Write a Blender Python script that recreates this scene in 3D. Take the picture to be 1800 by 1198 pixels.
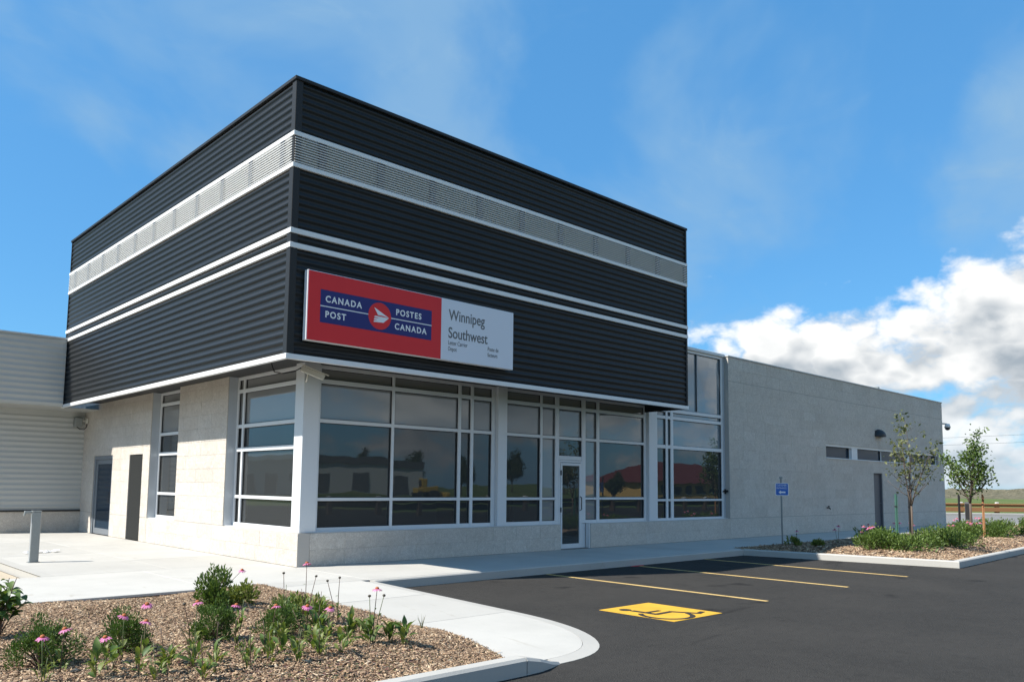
import bpy, bmesh, math, random
import numpy as np
from mathutils import Vector, Matrix
R = math.radians
scene = bpy.context.scene
for o in list(bpy.data.objects): bpy.data.objects.remove(o)
COL = scene.collection

# ------------------------------------------------------------------ camera
yaw, pitch, roll = 0.822, 0.096, 0.012
fwd = Vector((math.cos(yaw)*math.cos(pitch), math.sin(yaw)*math.cos(pitch), math.sin(pitch)))
rt = fwd.cross(Vector((0, 0, 1))).normalized(); up = rt.cross(fwd)
rt, up = rt*math.cos(roll)+up*math.sin(roll), up*math.cos(roll)-rt*math.sin(roll)
cd = bpy.data.cameras.new('camera'); cam = bpy.data.objects.new('camera', cd); COL.objects.link(cam)
CAM = Vector((-7.347, -13.296, 1.514))
cam.matrix_world = Matrix(((rt.x, up.x, -fwd.x, CAM.x), (rt.y, up.y, -fwd.y, CAM.y), (rt.z, up.z, -fwd.z, CAM.z), (0, 0, 0, 1)))
cd.sensor_fit = 'HORIZONTAL'; cd.sensor_width = 36; cd.lens = 1410.663/1800*36
cd.shift_x = (900-881.091)/1800; cd.shift_y = (717.451-599)/1800
cd.clip_start = .05; cd.clip_end = 6000
scene.camera = cam

# ------------------------------------------------------------------ light
SUN = Vector((-.909, .355, 1)).normalized()          # towards the sun
EL = math.asin(SUN.z); AZ = math.atan2(SUN.x, SUN.y)  # azimuth clockwise from +y
sl = bpy.data.lights.new('sun', 'SUN'); sl.energy = 2.65; sl.angle = R(.53); sl.color = (1, .95, .87)
so = bpy.data.objects.new('sun', sl); COL.objects.link(so)
so.rotation_euler = (-SUN).to_track_quat('-Z', 'Y').to_euler()

world = bpy.data.worlds.new('World'); scene.world = world; world.use_nodes = True
wt = world.node_tree; wt.nodes.clear()
class NT:
    def __init__(s, t): s.t = t
    def n(s, typ, **kw):
        nd = s.t.nodes.new(typ)
        for k, v in kw.items(): setattr(nd, k, v)
        return nd
    def put(s, sock, v):
        if v is None: return
        if isinstance(v, bpy.types.NodeSocket): s.t.links.new(v, sock)
        else:
            try: sock.default_value = v
            except Exception: sock.default_value = (*v, 1) if len(v) == 3 else v[:3]
    def m(s, op, a, b=None, c=None, clamp=False):
        nd = s.n('ShaderNodeMath', operation=op, use_clamp=clamp)
        for i, v in enumerate((a, b, c)): s.put(nd.inputs[i], v)
        return nd.outputs[0]
    def vm(s, op, a, b=None):
        nd = s.n('ShaderNodeVectorMath', operation=op)
        s.put(nd.inputs[0], a)
        if b is not None: s.put(nd.inputs[1], b)
        return nd.outputs[0]
    def noise(s, v, scale=5, detail=4, rough=.5, dist=0, lac=2):
        nd = s.n('ShaderNodeTexNoise'); s.put(nd.inputs['Vector'], v)
        for k, x in (('Scale', scale), ('Detail', detail), ('Roughness', rough), ('Distortion', dist), ('Lacunarity', lac)): s.put(nd.inputs[k], x)
        return nd.outputs['Fac']
    def vor(s, v, scale=5, feature='F1', rnd=1):
        nd = s.n('ShaderNodeTexVoronoi', feature=feature); s.put(nd.inputs['Vector'], v); s.put(nd.inputs['Scale'], scale); s.put(nd.inputs['Randomness'], rnd)
        return nd
    def mr(s, v, a, b, c=0., d=1., smooth=False):
        nd = s.n('ShaderNodeMapRange', interpolation_type='SMOOTHSTEP' if smooth else 'LINEAR')
        for i, x in enumerate((v, a, b, c, d)): s.put(nd.inputs[i], x)
        return nd.outputs[0]
    def mix(s, f, a, b, bt='MIX'):
        nd = s.n('ShaderNodeMix', data_type='RGBA', blend_type=bt)
        s.put(nd.inputs[0], f)
        s.put(nd.inputs[6], a if isinstance(a, bpy.types.NodeSocket) else (*a[:3], 1)); s.put(nd.inputs[7], b if isinstance(b, bpy.types.NodeSocket) else (*b[:3], 1))
        return nd.outputs[2]
    def ramp(s, f, stops):
        nd = s.n('ShaderNodeValToRGB'); cr = nd.color_ramp
        while len(cr.elements) < len(stops): cr.elements.new(.5)
        for e, (p, c) in zip(cr.elements, stops): e.position = p; e.color = (*c, 1)
        s.put(nd.inputs[0], f); return nd.outputs[0]

W = NT(wt)
sky = W.n('ShaderNodeTexSky', sky_type='NISHITA'); sky.sun_disc = False
sky.sun_elevation = EL; sky.sun_rotation = AZ; sky.air_density = 1.0; sky.dust_density = .35; sky.ozone_density = 2.2
d = W.n('ShaderNodeTexCoord').outputs['Generated']
sep = W.n('ShaderNodeSeparateXYZ'); W.put(sep.inputs[0], d)
dx, dy, dz = sep.outputs
az = W.m('ARCTAN2', dy, dx)
# cumulus bank, all round the horizon, raised in the unseen south for fill light
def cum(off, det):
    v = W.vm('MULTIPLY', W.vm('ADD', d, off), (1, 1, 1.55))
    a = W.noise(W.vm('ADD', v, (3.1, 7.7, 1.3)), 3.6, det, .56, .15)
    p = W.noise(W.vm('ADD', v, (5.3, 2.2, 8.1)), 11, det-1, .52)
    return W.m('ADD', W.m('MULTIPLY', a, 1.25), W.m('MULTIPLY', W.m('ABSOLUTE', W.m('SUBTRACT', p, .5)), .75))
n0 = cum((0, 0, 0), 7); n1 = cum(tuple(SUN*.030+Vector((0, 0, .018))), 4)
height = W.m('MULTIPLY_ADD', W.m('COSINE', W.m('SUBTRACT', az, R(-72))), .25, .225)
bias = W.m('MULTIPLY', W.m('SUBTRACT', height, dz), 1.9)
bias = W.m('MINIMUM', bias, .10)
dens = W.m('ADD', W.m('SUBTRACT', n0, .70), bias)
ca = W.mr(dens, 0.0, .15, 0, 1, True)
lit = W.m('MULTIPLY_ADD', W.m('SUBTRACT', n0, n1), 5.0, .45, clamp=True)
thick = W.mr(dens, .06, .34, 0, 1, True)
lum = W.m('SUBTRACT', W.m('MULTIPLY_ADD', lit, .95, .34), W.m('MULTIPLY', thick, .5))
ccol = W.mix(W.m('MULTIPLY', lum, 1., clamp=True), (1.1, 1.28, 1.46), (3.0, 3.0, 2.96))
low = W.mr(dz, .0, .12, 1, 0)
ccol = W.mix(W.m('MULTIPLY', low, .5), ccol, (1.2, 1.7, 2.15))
# thin high veil
c1 = W.noise(W.vm('ADD', W.vm('MULTIPLY', d, (1.0, 1.3, 1.2)), (.35, 0.1, .9)), 3.4, 5, .5, .3); c2 = W.noise(W.vm('MULTIPLY', d, (2.0, 3.4, 5)), 2.6, 7, .6, .9)
veil = W.m('ADD', W.mr(c1, .42, .66, 0, .66, True), W.m('MULTIPLY', W.mr(c2, .52, .8, 0, .30, True), W.mr(c1, .35, .6)))
skyc = W.mix(1, sky.outputs[0], (.36, .58, .65), 'MULTIPLY')
skyc = W.mix(.66, skyc, (.235, .90, 1.95))
skyc = W.mix(veil, skyc, (.82, 1.40, 2.04))
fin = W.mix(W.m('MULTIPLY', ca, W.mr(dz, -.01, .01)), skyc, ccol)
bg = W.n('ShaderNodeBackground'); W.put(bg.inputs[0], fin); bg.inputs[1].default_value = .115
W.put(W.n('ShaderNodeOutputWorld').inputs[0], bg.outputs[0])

scene.render.engine = 'CYCLES'
vs = scene.view_settings; vs.view_transform = 'Standard'; vs.look = 'None'; vs.exposure = 1.68; vs.gamma = 1; vs.use_curve_mapping = False

# ------------------------------------------------------------------ helpers
rng = random.Random(7); NR = np.random.default_rng(11)
def tag(o, label=None, cat=None, group=None, kind=None):
    if label: o['label'] = label
    if cat: o['category'] = cat
    if group: o['group'] = group
    if kind: o['kind'] = kind
    return o
def empty(name, loc=(0, 0, 0), rz=0, parent=None):
    o = bpy.data.objects.new(name, None); COL.objects.link(o); o.location = loc; o.rotation_euler = (0, 0, rz); o.empty_display_size = .1; o.parent = parent
    return o
def link(name, me, mat=None, parent=None, loc=None, rot=None, scale=None):
    o = bpy.data.objects.new(name, me); COL.objects.link(o)
    if mat is not None and not me.materials: me.materials.append(mat)
    o.parent = parent
    if loc is not None: o.location = loc
    if rot is not None: o.rotation_euler = rot
    if scale is not None: o.scale = scale
    return o
def mesh(name, bm, smooth=False):
    me = bpy.data.meshes.new(name); bmesh.ops.recalc_face_normals(bm, faces=bm.faces); bm.to_mesh(me); bm.free()
    if smooth: me.polygons.foreach_set('use_smooth', [True]*len(me.polygons))
    return me
def obj(name, bm, mat, parent=None, smooth=False, **k): return link(name, mesh(name, bm, smooth), mat, parent, **k)
def box(bm, x0, x1, y0, y1, z0, z1, bev=0):
    r = bmesh.ops.create_cube(bm, size=1, matrix=Matrix.Translation(((x0+x1)/2, (y0+y1)/2, (z0+z1)/2)) @ Matrix.Diagonal((abs(x1-x0), abs(y1-y0), abs(z1-z0), 1)))
    if bev:
        es = list({e for v in r['verts'] for e in v.link_edges})
        bmesh.ops.bevel(bm, geom=es, offset=bev, segments=1, affect='EDGES', profile=.5)
    return bm
def bx(name, mat, parent, *a, bev=0, **k): return obj(name, box(bmesh.new(), *a, bev=bev), mat, parent, **k)
def tube(bm, pts, rad, seg=6, cap=True):
    pts = [Vector(p) for p in pts]; n = len(pts)
    if not hasattr(rad, '__len__'): rad = [rad]*n
    rings = []; ref = None
    for i, p in enumerate(pts):
        t = (pts[min(i+1, n-1)]-pts[max(i-1, 0)]).normalized()
        if ref is None: ref = Vector((1, 0, 0)) if abs(t.x) < .8 else Vector((0, 1, 0))
        a = t.cross(ref).normalized(); b = t.cross(a); ref = -t.cross(a).cross(t) if False else ref
        rings.append([bm.verts.new(p+(a*math.cos(q)+b*math.sin(q))*rad[i]) for q in [2*math.pi*j/seg for j in range(seg)]])
    for r0, r1 in zip(rings, rings[1:]):
        for j in range(seg): bm.faces.new((r0[j], r0[(j+1) % seg], r1[(j+1) % seg], r1[j]))
    if cap:
        try: bm.faces.new(rings[0][::-1]); bm.faces.new(rings[-1])
        except Exception: pass
    return bm
def prism(bm, pts, z0, z1):
    """pts: 2d outline; z0/z1 number or function(x,y)"""
    f0 = z0 if callable(z0) else (lambda x, y: z0); f1 = z1 if callable(z1) else (lambda x, y: z1)
    a = [bm.verts.new((x, y, f0(x, y))) for x, y in pts]; b = [bm.verts.new((x, y, f1(x, y))) for x, y in pts]
    bm.faces.new(a[::-1]); bm.faces.new(b)
    n = len(pts)
    for i in range(n): bm.faces.new((a[i], a[(i+1) % n], b[(i+1) % n], b[i]))
    return bm
def arrays(name, V, F, mat, parent=None, smooth=False):
    V = np.asarray(V, np.float32).reshape(-1, 3); F = np.asarray(F, np.int32); k = F.shape[1]
    me = bpy.data.meshes.new(name); me.vertices.add(len(V)); me.vertices.foreach_set('co', V.ravel())
    me.loops.add(F.size); me.loops.foreach_set('vertex_index', F.ravel())
    me.polygons.add(len(F)); me.polygons.foreach_set('loop_start', np.arange(len(F), dtype=np.int32)*k)
    me.update(calc_edges=True); me.validate()
    if smooth: me.polygons.foreach_set('use_smooth', np.ones(len(F), bool))
    return link(name, me, mat, parent)

def pane(co, m, parent):
    me = bpy.data.meshes.new('pane'); me.from_pydata(co, [], [(0, 1, 2, 3)]); return link('pane', me, m, parent)

# ------------------------------------------------------------------ materials
MATS = {}
def mat(name, fn):
    m = bpy.data.materials.new(name); m.use_nodes = True; t = m.node_tree; t.nodes.clear()
    N = NT(t); out = N.n('ShaderNodeOutputMaterial'); N.out = out
    s = fn(N)
    if s is not None: t.links.new(s, out.inputs[0])
    MATS[name] = m; return m
def bsdf(N, col, rough=.6, metal=0, bump=None, bs=.3, bd=.01, spec=.5, **kw):
    p = N.n('ShaderNodeBsdfPrincipled'); N.put(p.inputs['Base Color'], col if isinstance(col, bpy.types.NodeSocket) else (*col, 1))
    N.put(p.inputs['Roughness'], rough); N.put(p.inputs['Metallic'], metal); N.put(p.inputs['Specular IOR Level'], spec)
    for k, v in kw.items(): N.put(p.inputs[k], v)
    if bump is not None:
        b = N.n('ShaderNodeBump'); N.put(b.inputs['Height'], bump); b.inputs['Strength'].default_value = bs; b.inputs['Distance'].default_value = bd
        N.t.links.new(b.outputs[0], p.inputs['Normal'])
    return p.outputs[0]
def pos(N): return N.n('ShaderNodeNewGeometry').outputs['Position']
def rnd(N):
    a = N.n('ShaderNodeObjectInfo').outputs['Random']; b = N.n('ShaderNodeNewGeometry').outputs['Random Per Island']
    return N.m('FRACT', N.m('ADD', a, b))
def painted(c, rough=.45, var=.08, dirt=.5, metal=0, spec=.5):
    def f(N):
        p = pos(N); n = N.noise(p, 1.7, 6, .6); n2 = N.noise(p, 24, 4, .6)
        col = N.mix(N.m('MULTIPLY', N.mr(n, .35, .8), var), c, tuple(x*dirt for x in c))
        col = N.mix(N.m('MULTIPLY', N.mr(n2, .4, .8), var*.6), col, tuple(x*.7 for x in c))
        return bsdf(N, col, N.m('MULTIPLY_ADD', n2, .2, rough-.1), metal, n2, .06, .004, spec)
    return f
def stone_f(N):
    p = pos(N); r = rnd(N)
    base = N.ramp(r, [(0, (.695, .635, .555)), (.3, (.75, .695, .62)), (.65, (.72, .665, .585)), (1, (.775, .725, .65))])
    w = N.noise(p, 24, 4, .65, 1.6); w2 = N.noise(N.vm('ADD', p, (3, 1, 7)), 11, 5, .7, 1.9); n = N.noise(p, 6, 5, .65, 1.0)
    sq = N.mr(N.m('ABSOLUTE', N.m('SUBTRACT', w, .5)), 0.0, .05, 1, 0, True); sq2 = N.mr(N.m('ABSOLUTE', N.m('SUBTRACT', w2, .5)), 0.0, .05, 1, 0, True)
    squig = N.m('MAXIMUM', sq, N.m('MULTIPLY', sq2, .9))
    col = N.mix(N.m('MULTIPLY', squig, .6), base, (.38, .33, .275))
    col = N.mix(N.m('MULTIPLY', N.mr(n, .48, .72), .32), col, (.40, .345, .29))
    big = N.noise(p, .8, 5, .6)
    col = N.mix(N.m('MULTIPLY', N.mr(big, .45, .75), .2), col, (.36, .33, .30))
    h = N.m('ADD', N.noise(p, 60, 5, .7), N.m('MULTIPLY', squig, -.9))
    return bsdf(N, col, .85, 0, h, .6, .012, .25)
def conc_f(base, scale=1):
    def f(N):
        p = pos(N); r = rnd(N)
        n = N.noise(p, .9, 7, .62); n2 = N.noise(p, 90, 4, .7); n3 = N.noise(N.vm('MULTIPLY', p, (2.5, .6, 1)), 2.1, 6, .6, .6)
        c = N.mix(r, tuple(x*.93 for x in base), tuple(x*1.05 for x in base))
        c = N.mix(N.m('MULTIPLY', N.mr(n, .42, .75), .35), c, tuple(x*.68 for x in base))
        c = N.mix(N.m('MULTIPLY', N.mr(n3, .62, .74, 0, 1, True), .38), c, (base[0]*.62, base[1]*.55, base[2]*.45))
        c = N.mix(N.m('MULTIPLY', N.mr(n2, .5, .8), .22), c, tuple(x*.55 for x in base))
        return bsdf(N, c, .88, 0, n2, .35, .004, .25)
    return f
def asph_f(N):
    p = pos(N); n = N.noise(p, 150, 3, .75); g = N.vor(p, 70).outputs['Distance']; b = N.noise(p, .5, 7, .65, .5); s = N.noise(N.vm('MULTIPLY', p, (.3, 1.2, 1)), 1.4, 7, .68, 1.0); m = N.noise(p, 9, 5, .7)
    c = N.mix(N.mr(n, .32, .72), (.015, .0145, .014), (.048, .046, .043))
    c = N.mix(N.m('MULTIPLY', N.mr(g, .25, .6), .35), c, (.08, .076, .07))
    c = N.mix(N.m('MULTIPLY', N.mr(b, .40, .64), .7), c, (.052, .049, .045))
    c = N.mix(N.m('MULTIPLY', N.mr(m, .5, .75), .35), c, (.017, .016, .0155))
    c = N.mix(N.m('MULTIPLY', N.mr(s, .60, .70, 0, 1, True), .6), c, (.018, .0175, .017))
    oil = N.mr(N.noise(N.vm('ADD', p, (7, 3, 0)), .9, 3, .5, .3), .64, .74, 0, 1, True)
    c = N.mix(N.m('MULTIPLY', oil, .75), c, (.014, .014, .014))
    return bsdf(N, c, .92, 0, N.m('ADD', n, g), .8, .008, .10)
def mulch_f(N):
    p = pos(N); r = rnd(N)
    c = N.ramp(r, [(0, (.10, .065, .045)), (.2, (.26, .175, .115)), (.45, (.46, .305, .185)), (.62, (.36, .26, .18)), (.82, (.62, .45, .28)), (1, (.70, .57, .41))])
    n = N.noise(p, 60, 3, .6)
    return bsdf(N, N.mix(N.mr(n, .35, .8), c, tuple([.12, .075, .05])), .9, spec=.2)
def soil_f(N):
    p = pos(N); n = N.noise(p, 38, 6, .75); v = N.vor(N.vm('MULTIPLY', p, (1, 2, 1)), 32).outputs['Color']
    c = N.mix(N.mr(n, .3, .7), (.045, .028, .02), (.27, .18, .115))
    return bsdf(N, N.mix(.3, c, N.mix(1, v, (.4, .28, .18), 'MULTIPLY')), .95, 0, n, 1, .03, .15)
def leaf_f(a, b, rough=.5, tr=.25):
    def f(N):
        r = rnd(N); p = pos(N); n = N.noise(p, 7, 3, .6)
        c = N.mix(N.m('MULTIPLY_ADD', n, .5, N.m('MULTIPLY', r, .5)), a, b)
        s = bsdf(N, c, rough, spec=.35); t = N.n('ShaderNodeBsdfTranslucent'); N.put(t.inputs[0], N.mix(1, c, (1.3, 1.35, .6), 'MULTIPLY'))
        m = N.n('ShaderNodeMixShader'); m.inputs[0].default_value = tr; N.t.links.new(s, m.inputs[1]); N.t.links.new(t.outputs[0], m.inputs[2])
        return m.outputs[0]
    return f
def glass_f(tint, frost=None, refl=1.75, fm=.75):
    def f(N):
        tr = N.n('ShaderNodeBsdfTransparent'); N.put(tr.inputs[0], (*tint, 1)); body = tr.outputs[0]
        if frost:
            df = N.n('ShaderNodeBsdfDiffuse'); N.put(df.inputs[0], (*frost, 1)); mm = N.n('ShaderNodeMixShader'); mm.inputs[0].default_value = fm
            N.t.links.new(body, mm.inputs[1]); N.t.links.new(df.outputs[0], mm.inputs[2]); body = mm.outputs[0]
        gl = N.n('ShaderNodeBsdfGlossy'); gl.inputs['Roughness'].default_value = .012; N.put(gl.inputs[0], (.93, .97, 1, 1))
        p = pos(N); b = N.n('ShaderNodeBump'); N.put(b.inputs['Height'], N.noise(p, .8, 2, .5)); b.inputs['Strength'].default_value = .06; b.inputs['Distance'].default_value = .05
        N.t.links.new(b.outputs[0], gl.inputs['Normal'])
        fr = N.n('ShaderNodeFresnel'); fr.inputs[0].default_value = refl
        m = N.n('ShaderNodeMixShader'); N.t.links.new(fr.outputs[0], m.inputs[0]); N.t.links.new(body, m.inputs[1]); N.t.links.new(gl.outputs[0], m.inputs[2])
        return m.outputs[0]
    return f
def worn_f(c, th):
    def f(N):
        p = pos(N); n = N.noise(p, 26, 6, .75); n2 = N.noise(p, 2.2, 5, .6)
        w = N.mr(N.m('ADD', n, N.m('MULTIPLY_ADD', n2, .35, -.17)), th, th+.08, 0, .85)
        return bsdf(N, N.mix(w, N.mix(N.mr(n2, .35, .75), c, tuple(x*.75 for x in c)), (.05, .048, .045)), .85, 0, n, .3, .004, .15)
    return f
def plain(c, rough=.5, metal=0, spec=.5): return lambda N: bsdf(N, c, rough, metal, spec=spec)
def grass_f(N):
    p = pos(N); n = N.noise(p, .12, 6, .6); n2 = N.noise(p, 6, 4, .7)
    c = N.mix(N.mr(n, .4, .65), (.075, .13, .03), (.16, .155, .06)); c = N.mix(N.m('MULTIPLY', n2, .4), c, (.04, .075, .02))
    return bsdf(N, c, .95, 0, n2, .6, .05, .15)
def scrub_f(N):
    p = pos(N); n = N.noise(N.vm('MULTIPLY', p, (1, 1, 3)), .55, 6, .75); return bsdf(N, N.mix(N.mr(n, .35, .65), (.065, .065, .04), (.19, .165, .11)), .95, spec=.1)
def bark_f(c):
    def f(N):
        n = N.noise(N.vm('MULTIPLY', pos(N), (1, 1, .25)), 40, 5, .7); return bsdf(N, N.mix(n, c, tuple(x*.45 for x in c)), .9, 0, n, .5, .01, .2)
    return f
def wood_f(N):
    n = N.noise(N.vm('MULTIPLY', pos(N), (.4, .4, 5)), 6, 5, .65); return bsdf(N, N.mix(n, (.42, .20, .09), (.24, .12, .06)), .8, 0, n, .3, .01, .2)

M = {}
for nm, fn in dict(
    stone=stone_f, concrete=conc_f((.45, .435, .40)), kerb=conc_f((.44, .425, .39)), asphalt=asph_f, road=conc_f((.20, .195, .185)), mulch=mulch_f, soil=soil_f,
    clad=painted((.016, .0175, .019), .42, .25, 1.4, 0, .25), clad_flat=painted((.021, .0225, .024), .5, .2, 1.3, 0, .25), soffit=painted((.02, .021, .022), .6, .3, .7),
    white=painted((.74, .745, .74), .4, .10, .8), louvre_back=painted((.55, .55, .54), .6, .1, .8), louvre=painted((.66, .66, .64), .4, .12, .75), alum=painted((.64, .655, .66), .38, .12, .82), alum2=painted((.50, .53, .56), .36, .14, .8, .25),
    alum3=painted((.17, .19, .21), .4, .12, .8), siding=painted((.42, .43, .415), .5, .15, .8), door=painted((.026, .027, .026), .7, .1, .8, 0, .1), mortar=painted((.44, .41, .37), .9, .2, .8), door2=painted((.115, .112, .12), .55, .2, .7),
    glass=glass_f((.26, .29, .295), (.17, .18, .18), 1.66, .20), frost=glass_f((.33, .35, .36), (.30, .305, .30), 1.7), strip=glass_f((.1, .12, .13), (.028, .047, .072), 1.2), spandrel=glass_f((.12, .15, .17), (.22, .26, .285), 1.9),
    inner=painted((.32, .32, .31), .8, .1, .8), innerfloor=painted((.16, .15, .14), .6, .2, .8), dark=plain((.02, .02, .022), .6), black=plain((.012, .012, .013), .45),
    red=painted((.72, .036, .042), .5, .05, .9, 0, .2), navy=painted((.035, .042, .17), .5, .05, .9, 0, .15), signwhite=painted((.68, .70, .76), .4, .04, .9), grey=plain((.12, .125, .13), .5), white2=plain((.8, .8, .8), .5),
    blue=plain((.02, .13, .48), .45), galv=painted((.27, .29, .285), .45, .35, .6, .3), yellow=worn_f((.62, .36, .045), .66), linepaint=worn_f((.60, .42, .17), .60), redpaint=plain((.5, .03, .04), .7),
    cctv=painted((.58, .565, .50), .5, .3, .7), grass=grass_f, scrub=scrub_f, wood=wood_f, bark=bark_f((.16, .125, .10)), bark2=bark_f((.13, .10, .08)),
    box=leaf_f((.035, .08, .016), (.125, .19, .045), .55, .2), cone=leaf_f((.045, .10, .025), (.14, .20, .05), .5, .3), yleaf=leaf_f((.08, .13, .03), (.24, .25, .07), .5, .3), lily=leaf_f((.045, .095, .018), (.15, .21, .05), .5, .25),
    tleaf=leaf_f((.045, .095, .02), (.15, .21, .05), .5, .3), tleaf2=leaf_f((.07, .09, .035), (.19, .20, .085), .55, .25), farleaf=leaf_f((.03, .055, .025), (.08, .105, .045), .7, .15), rust=leaf_f((.10, .05, .03), (.17, .09, .05), .7, .15),
    stemg=plain((.085, .11, .04), .6), stemr=plain((.09, .055, .035), .6), petal=leaf_f((.55, .13, .34), (.74, .30, .52), .6, .3), conehead=plain((.34, .095, .02), .7), bud=plain((.06, .05, .035), .7), paper=plain((.8, .8, .79), .7),
    teal=plain((.03, .10, .075), .55), rooft=painted((.13, .025, .02), .7, .3, .7), ochre=painted((.55, .36, .13), .7, .15, .8), offwhite=painted((.6, .6, .58), .7, .2, .8), sand=conc_f((.46, .39, .29)), machine=painted((.42, .28, .04), .45, .2, .7), tyre=plain((.02, .02, .02), .8), wire=plain((.06, .06, .065), .6), stain=plain((.1, .1, .1))).items(): M[nm] = mat(nm, fn)

# ------------------------------------------------------------------ the ground
def struct(o): o['kind'] = 'structure'; return o
g = bmesh.new()
vs_ = [g.verts.new(p) for p in ((-3000, -3000, -.30), (3000, -3000, -.30), (3000, 3000, -.30), (-3000, 3000, -.30))]; g.faces.new(vs_)
struct(obj('ground', g, M['grass']))
g = bmesh.new()
prism(g, [(-70, -27), (95, -27), (90, -27.6), (44.1, 15.3), (20, 38), (20, 45), (-70, 45)], -.4, -.15)
struct(obj('parking_lot', g, M['asphalt']))
g = bmesh.new(); prism(g, [(34, -2.0), (60, -3), (62, -1.5), (44.0, 15.1), (34, 20)], -.145, -.146+.004)
struct(obj('side_road', g, M['road']))
g = bmesh.new(); prism(g, [(-9, 1.05), (-3.9, 1.05), (-3.9, 10), (-9, 10)], -.148, -.138)
struct(obj('sandy_apron', g, M['sand']))

def sweep(name, pts, w, ztop, zbot, m, bev=.02, zf=None):
    """kerb: polyline, width to the left of travel"""
    bm = bmesh.new(); n = len(pts); rings = []
    P = [Vector((*p, 0)) for p in pts]
    for i in range(n):
        def nrm(a, b): t = (b-a).normalized(); return Vector((-t.y, t.x, 0))
        if i == 0: nn = nrm(P[0], P[1])
        elif i == n-1: nn = nrm(P[-2], P[-1])
        else:
            a, b = nrm(P[i-1], P[i]), nrm(P[i], P[i+1]); nn = (a+b); nn = nn/max(.3, nn.dot(a))
        zt = zf(P[i].x, P[i].y) if zf else ztop
        prof = [(0, zbot), (0, zt-bev), (bev, zt), (w-bev, zt), (w, zt-bev), (w, zbot)]
        rings.append([bm.verts.new((P[i]+nn*a)+Vector((0, 0, b))) for a, b in prof])
    for a, b in zip(rings, rings[1:]):
        for j in range(5): bm.faces.new((a[j], a[j+1], b[j+1], b[j]))
    bm.faces.new(rings[0]); bm.faces.new(rings[-1][::-1])
    return obj(name, bm, m)

# sidewalk: a bedding sheet and real slabs with joints
walk = struct(empty('sidewalk', (0, 0, 0)))
def slabs(x0, x1, y0, y1, nx, ny, zt=0):
    bx('bedding', M['soil'], walk, x0, x1, y0, y1, -.3, -.035+zt)
    for i in range(nx):
        for j in range(ny):
            a, b = x0+(x1-x0)*i/nx, x0+(x1-x0)*(i+1)/nx; c, e = y0+(y1-y0)*j/ny, y0+(y1-y0)*(j+1)/ny
            q = .003
            bx('slab', M['concrete'], walk, a+q, b-q, c+q, e-q, -.10+zt, zt+rng.uniform(-.0015, .0015), bev=.005)
slabs(-3.7, 0, 1.05, 13.3, 2, 6)
slabs(-9.4, 0, -1.88, 1.05, 4, 1)
slabs(-1.62, 0, -2.36, -1.88, 1, 1)
slabs(0, 11.2, -2.36, -.002, 6, 1)
slabs(11.2, 35, -2.0, -.002, 9, 1)
k = struct(sweep('kerb', [(-3.86, 1.05), (-3.86, 9.9)], -.16, 0, -.3, M['kerb']))
k = struct(sweep('kerb', [(.0, -2.52), (11.06, -2.52)], .16, .0, -.3, M['kerb']))

# walkway ramp running down to the parking lot, rounded tip with a kerb strip
def zr(x, y): return -.135*min(1, max(0, (-2.37-y)/5.2))
def xe(y): return float(np.interp(y, [-7.97, -7.4, -6.8, -6.2], [-2.14, -1.86, -1.69, -1.62]))
def tip(off):
    r = []
    for i in range(19):
        t = math.pi/2*i/18; s = 2.3
        r.append((-1.62+(1.62-off)*abs(math.cos(t))**(2/s), -5.7-(2.3-off)*abs(math.sin(t))**(2/s)))
    return r
ramp = struct(empty('ramp', (0, 0, 0)))
o = .17
for a, b in ((-2.37, -4.0), (-4.006, -5.7)):
    g = bmesh.new(); prism(g, [(-1.62, a-.003), (-1.62, b+.003), (-o-.004, b+.003), (-o-.004, a-.003)], -.3, zr); obj('slab', g, M['concrete'], ramp)
g = bmesh.new(); prism(g, [(xe(-5.7-2.27*q/8), -5.706-2.27*q/8) for q in range(8, -1, -1)]+[(-o-.004, -5.706)]+tip(o+.004)[1:-1]+[(-1.70, -7.83), (-2.05, -7.93)], -.3, zr); obj('slab', g, M['concrete'], ramp)
g = bmesh.new(); inner = [(-o, -2.53)]+tip(o); outer = [(0, -2.53)]+tip(0)
def ring(bm, A, B, z0, zf):
    vA = [(bm.verts.new((x, y, z0)), bm.verts.new((x, y, zf(x, y)))) for x, y in A]; vB = [(bm.verts.new((x, y, z0)), bm.verts.new((x, y, zf(x, y)-.012))) for x, y in B]
    for i in range(len(A)-1):
        bm.faces.new((vA[i][1], vA[i+1][1], vB[i+1][1], vB[i][1])); bm.faces.new((vB[i][1], vB[i+1][1], vB[i+1][0], vB[i][0])); bm.faces.new((vA[i][0], vA[i+1][0], vA[i+1][1], vA[i][1]))
    bm.faces.new((vA[0][0], vA[0][1], vB[0][1], vB[0][0])); bm.faces.new((vA[-1][0], vB[-1][0], vB[-1][1], vA[-1][1]))
ring(g, inner, outer, -.3, zr); obj('edge_strip', g, M['kerb'], ramp)
# front bed kerb with a dropped end
kb = struct(sweep('kerb', [(-9.5, -8.13), (-4.66, -8.13)], .17, .0, -.3, M['kerb'], .025))
kb = struct(sweep('kerb', [(-4.65, -8.13), (-2.2, -8.13)], .17, .0, -.3, M['kerb'], .025))
kb = struct(sweep('kerb', [(-2.19, -8.13), (-2.0, -8.12), (-1.8, -8.07), (-1.625, -8.008)], .17, 0, -.3, M['kerb'], .025, lambda x, y: -.132*min(1, max(0, (x+2.19)/.5))**1.3))

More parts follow.
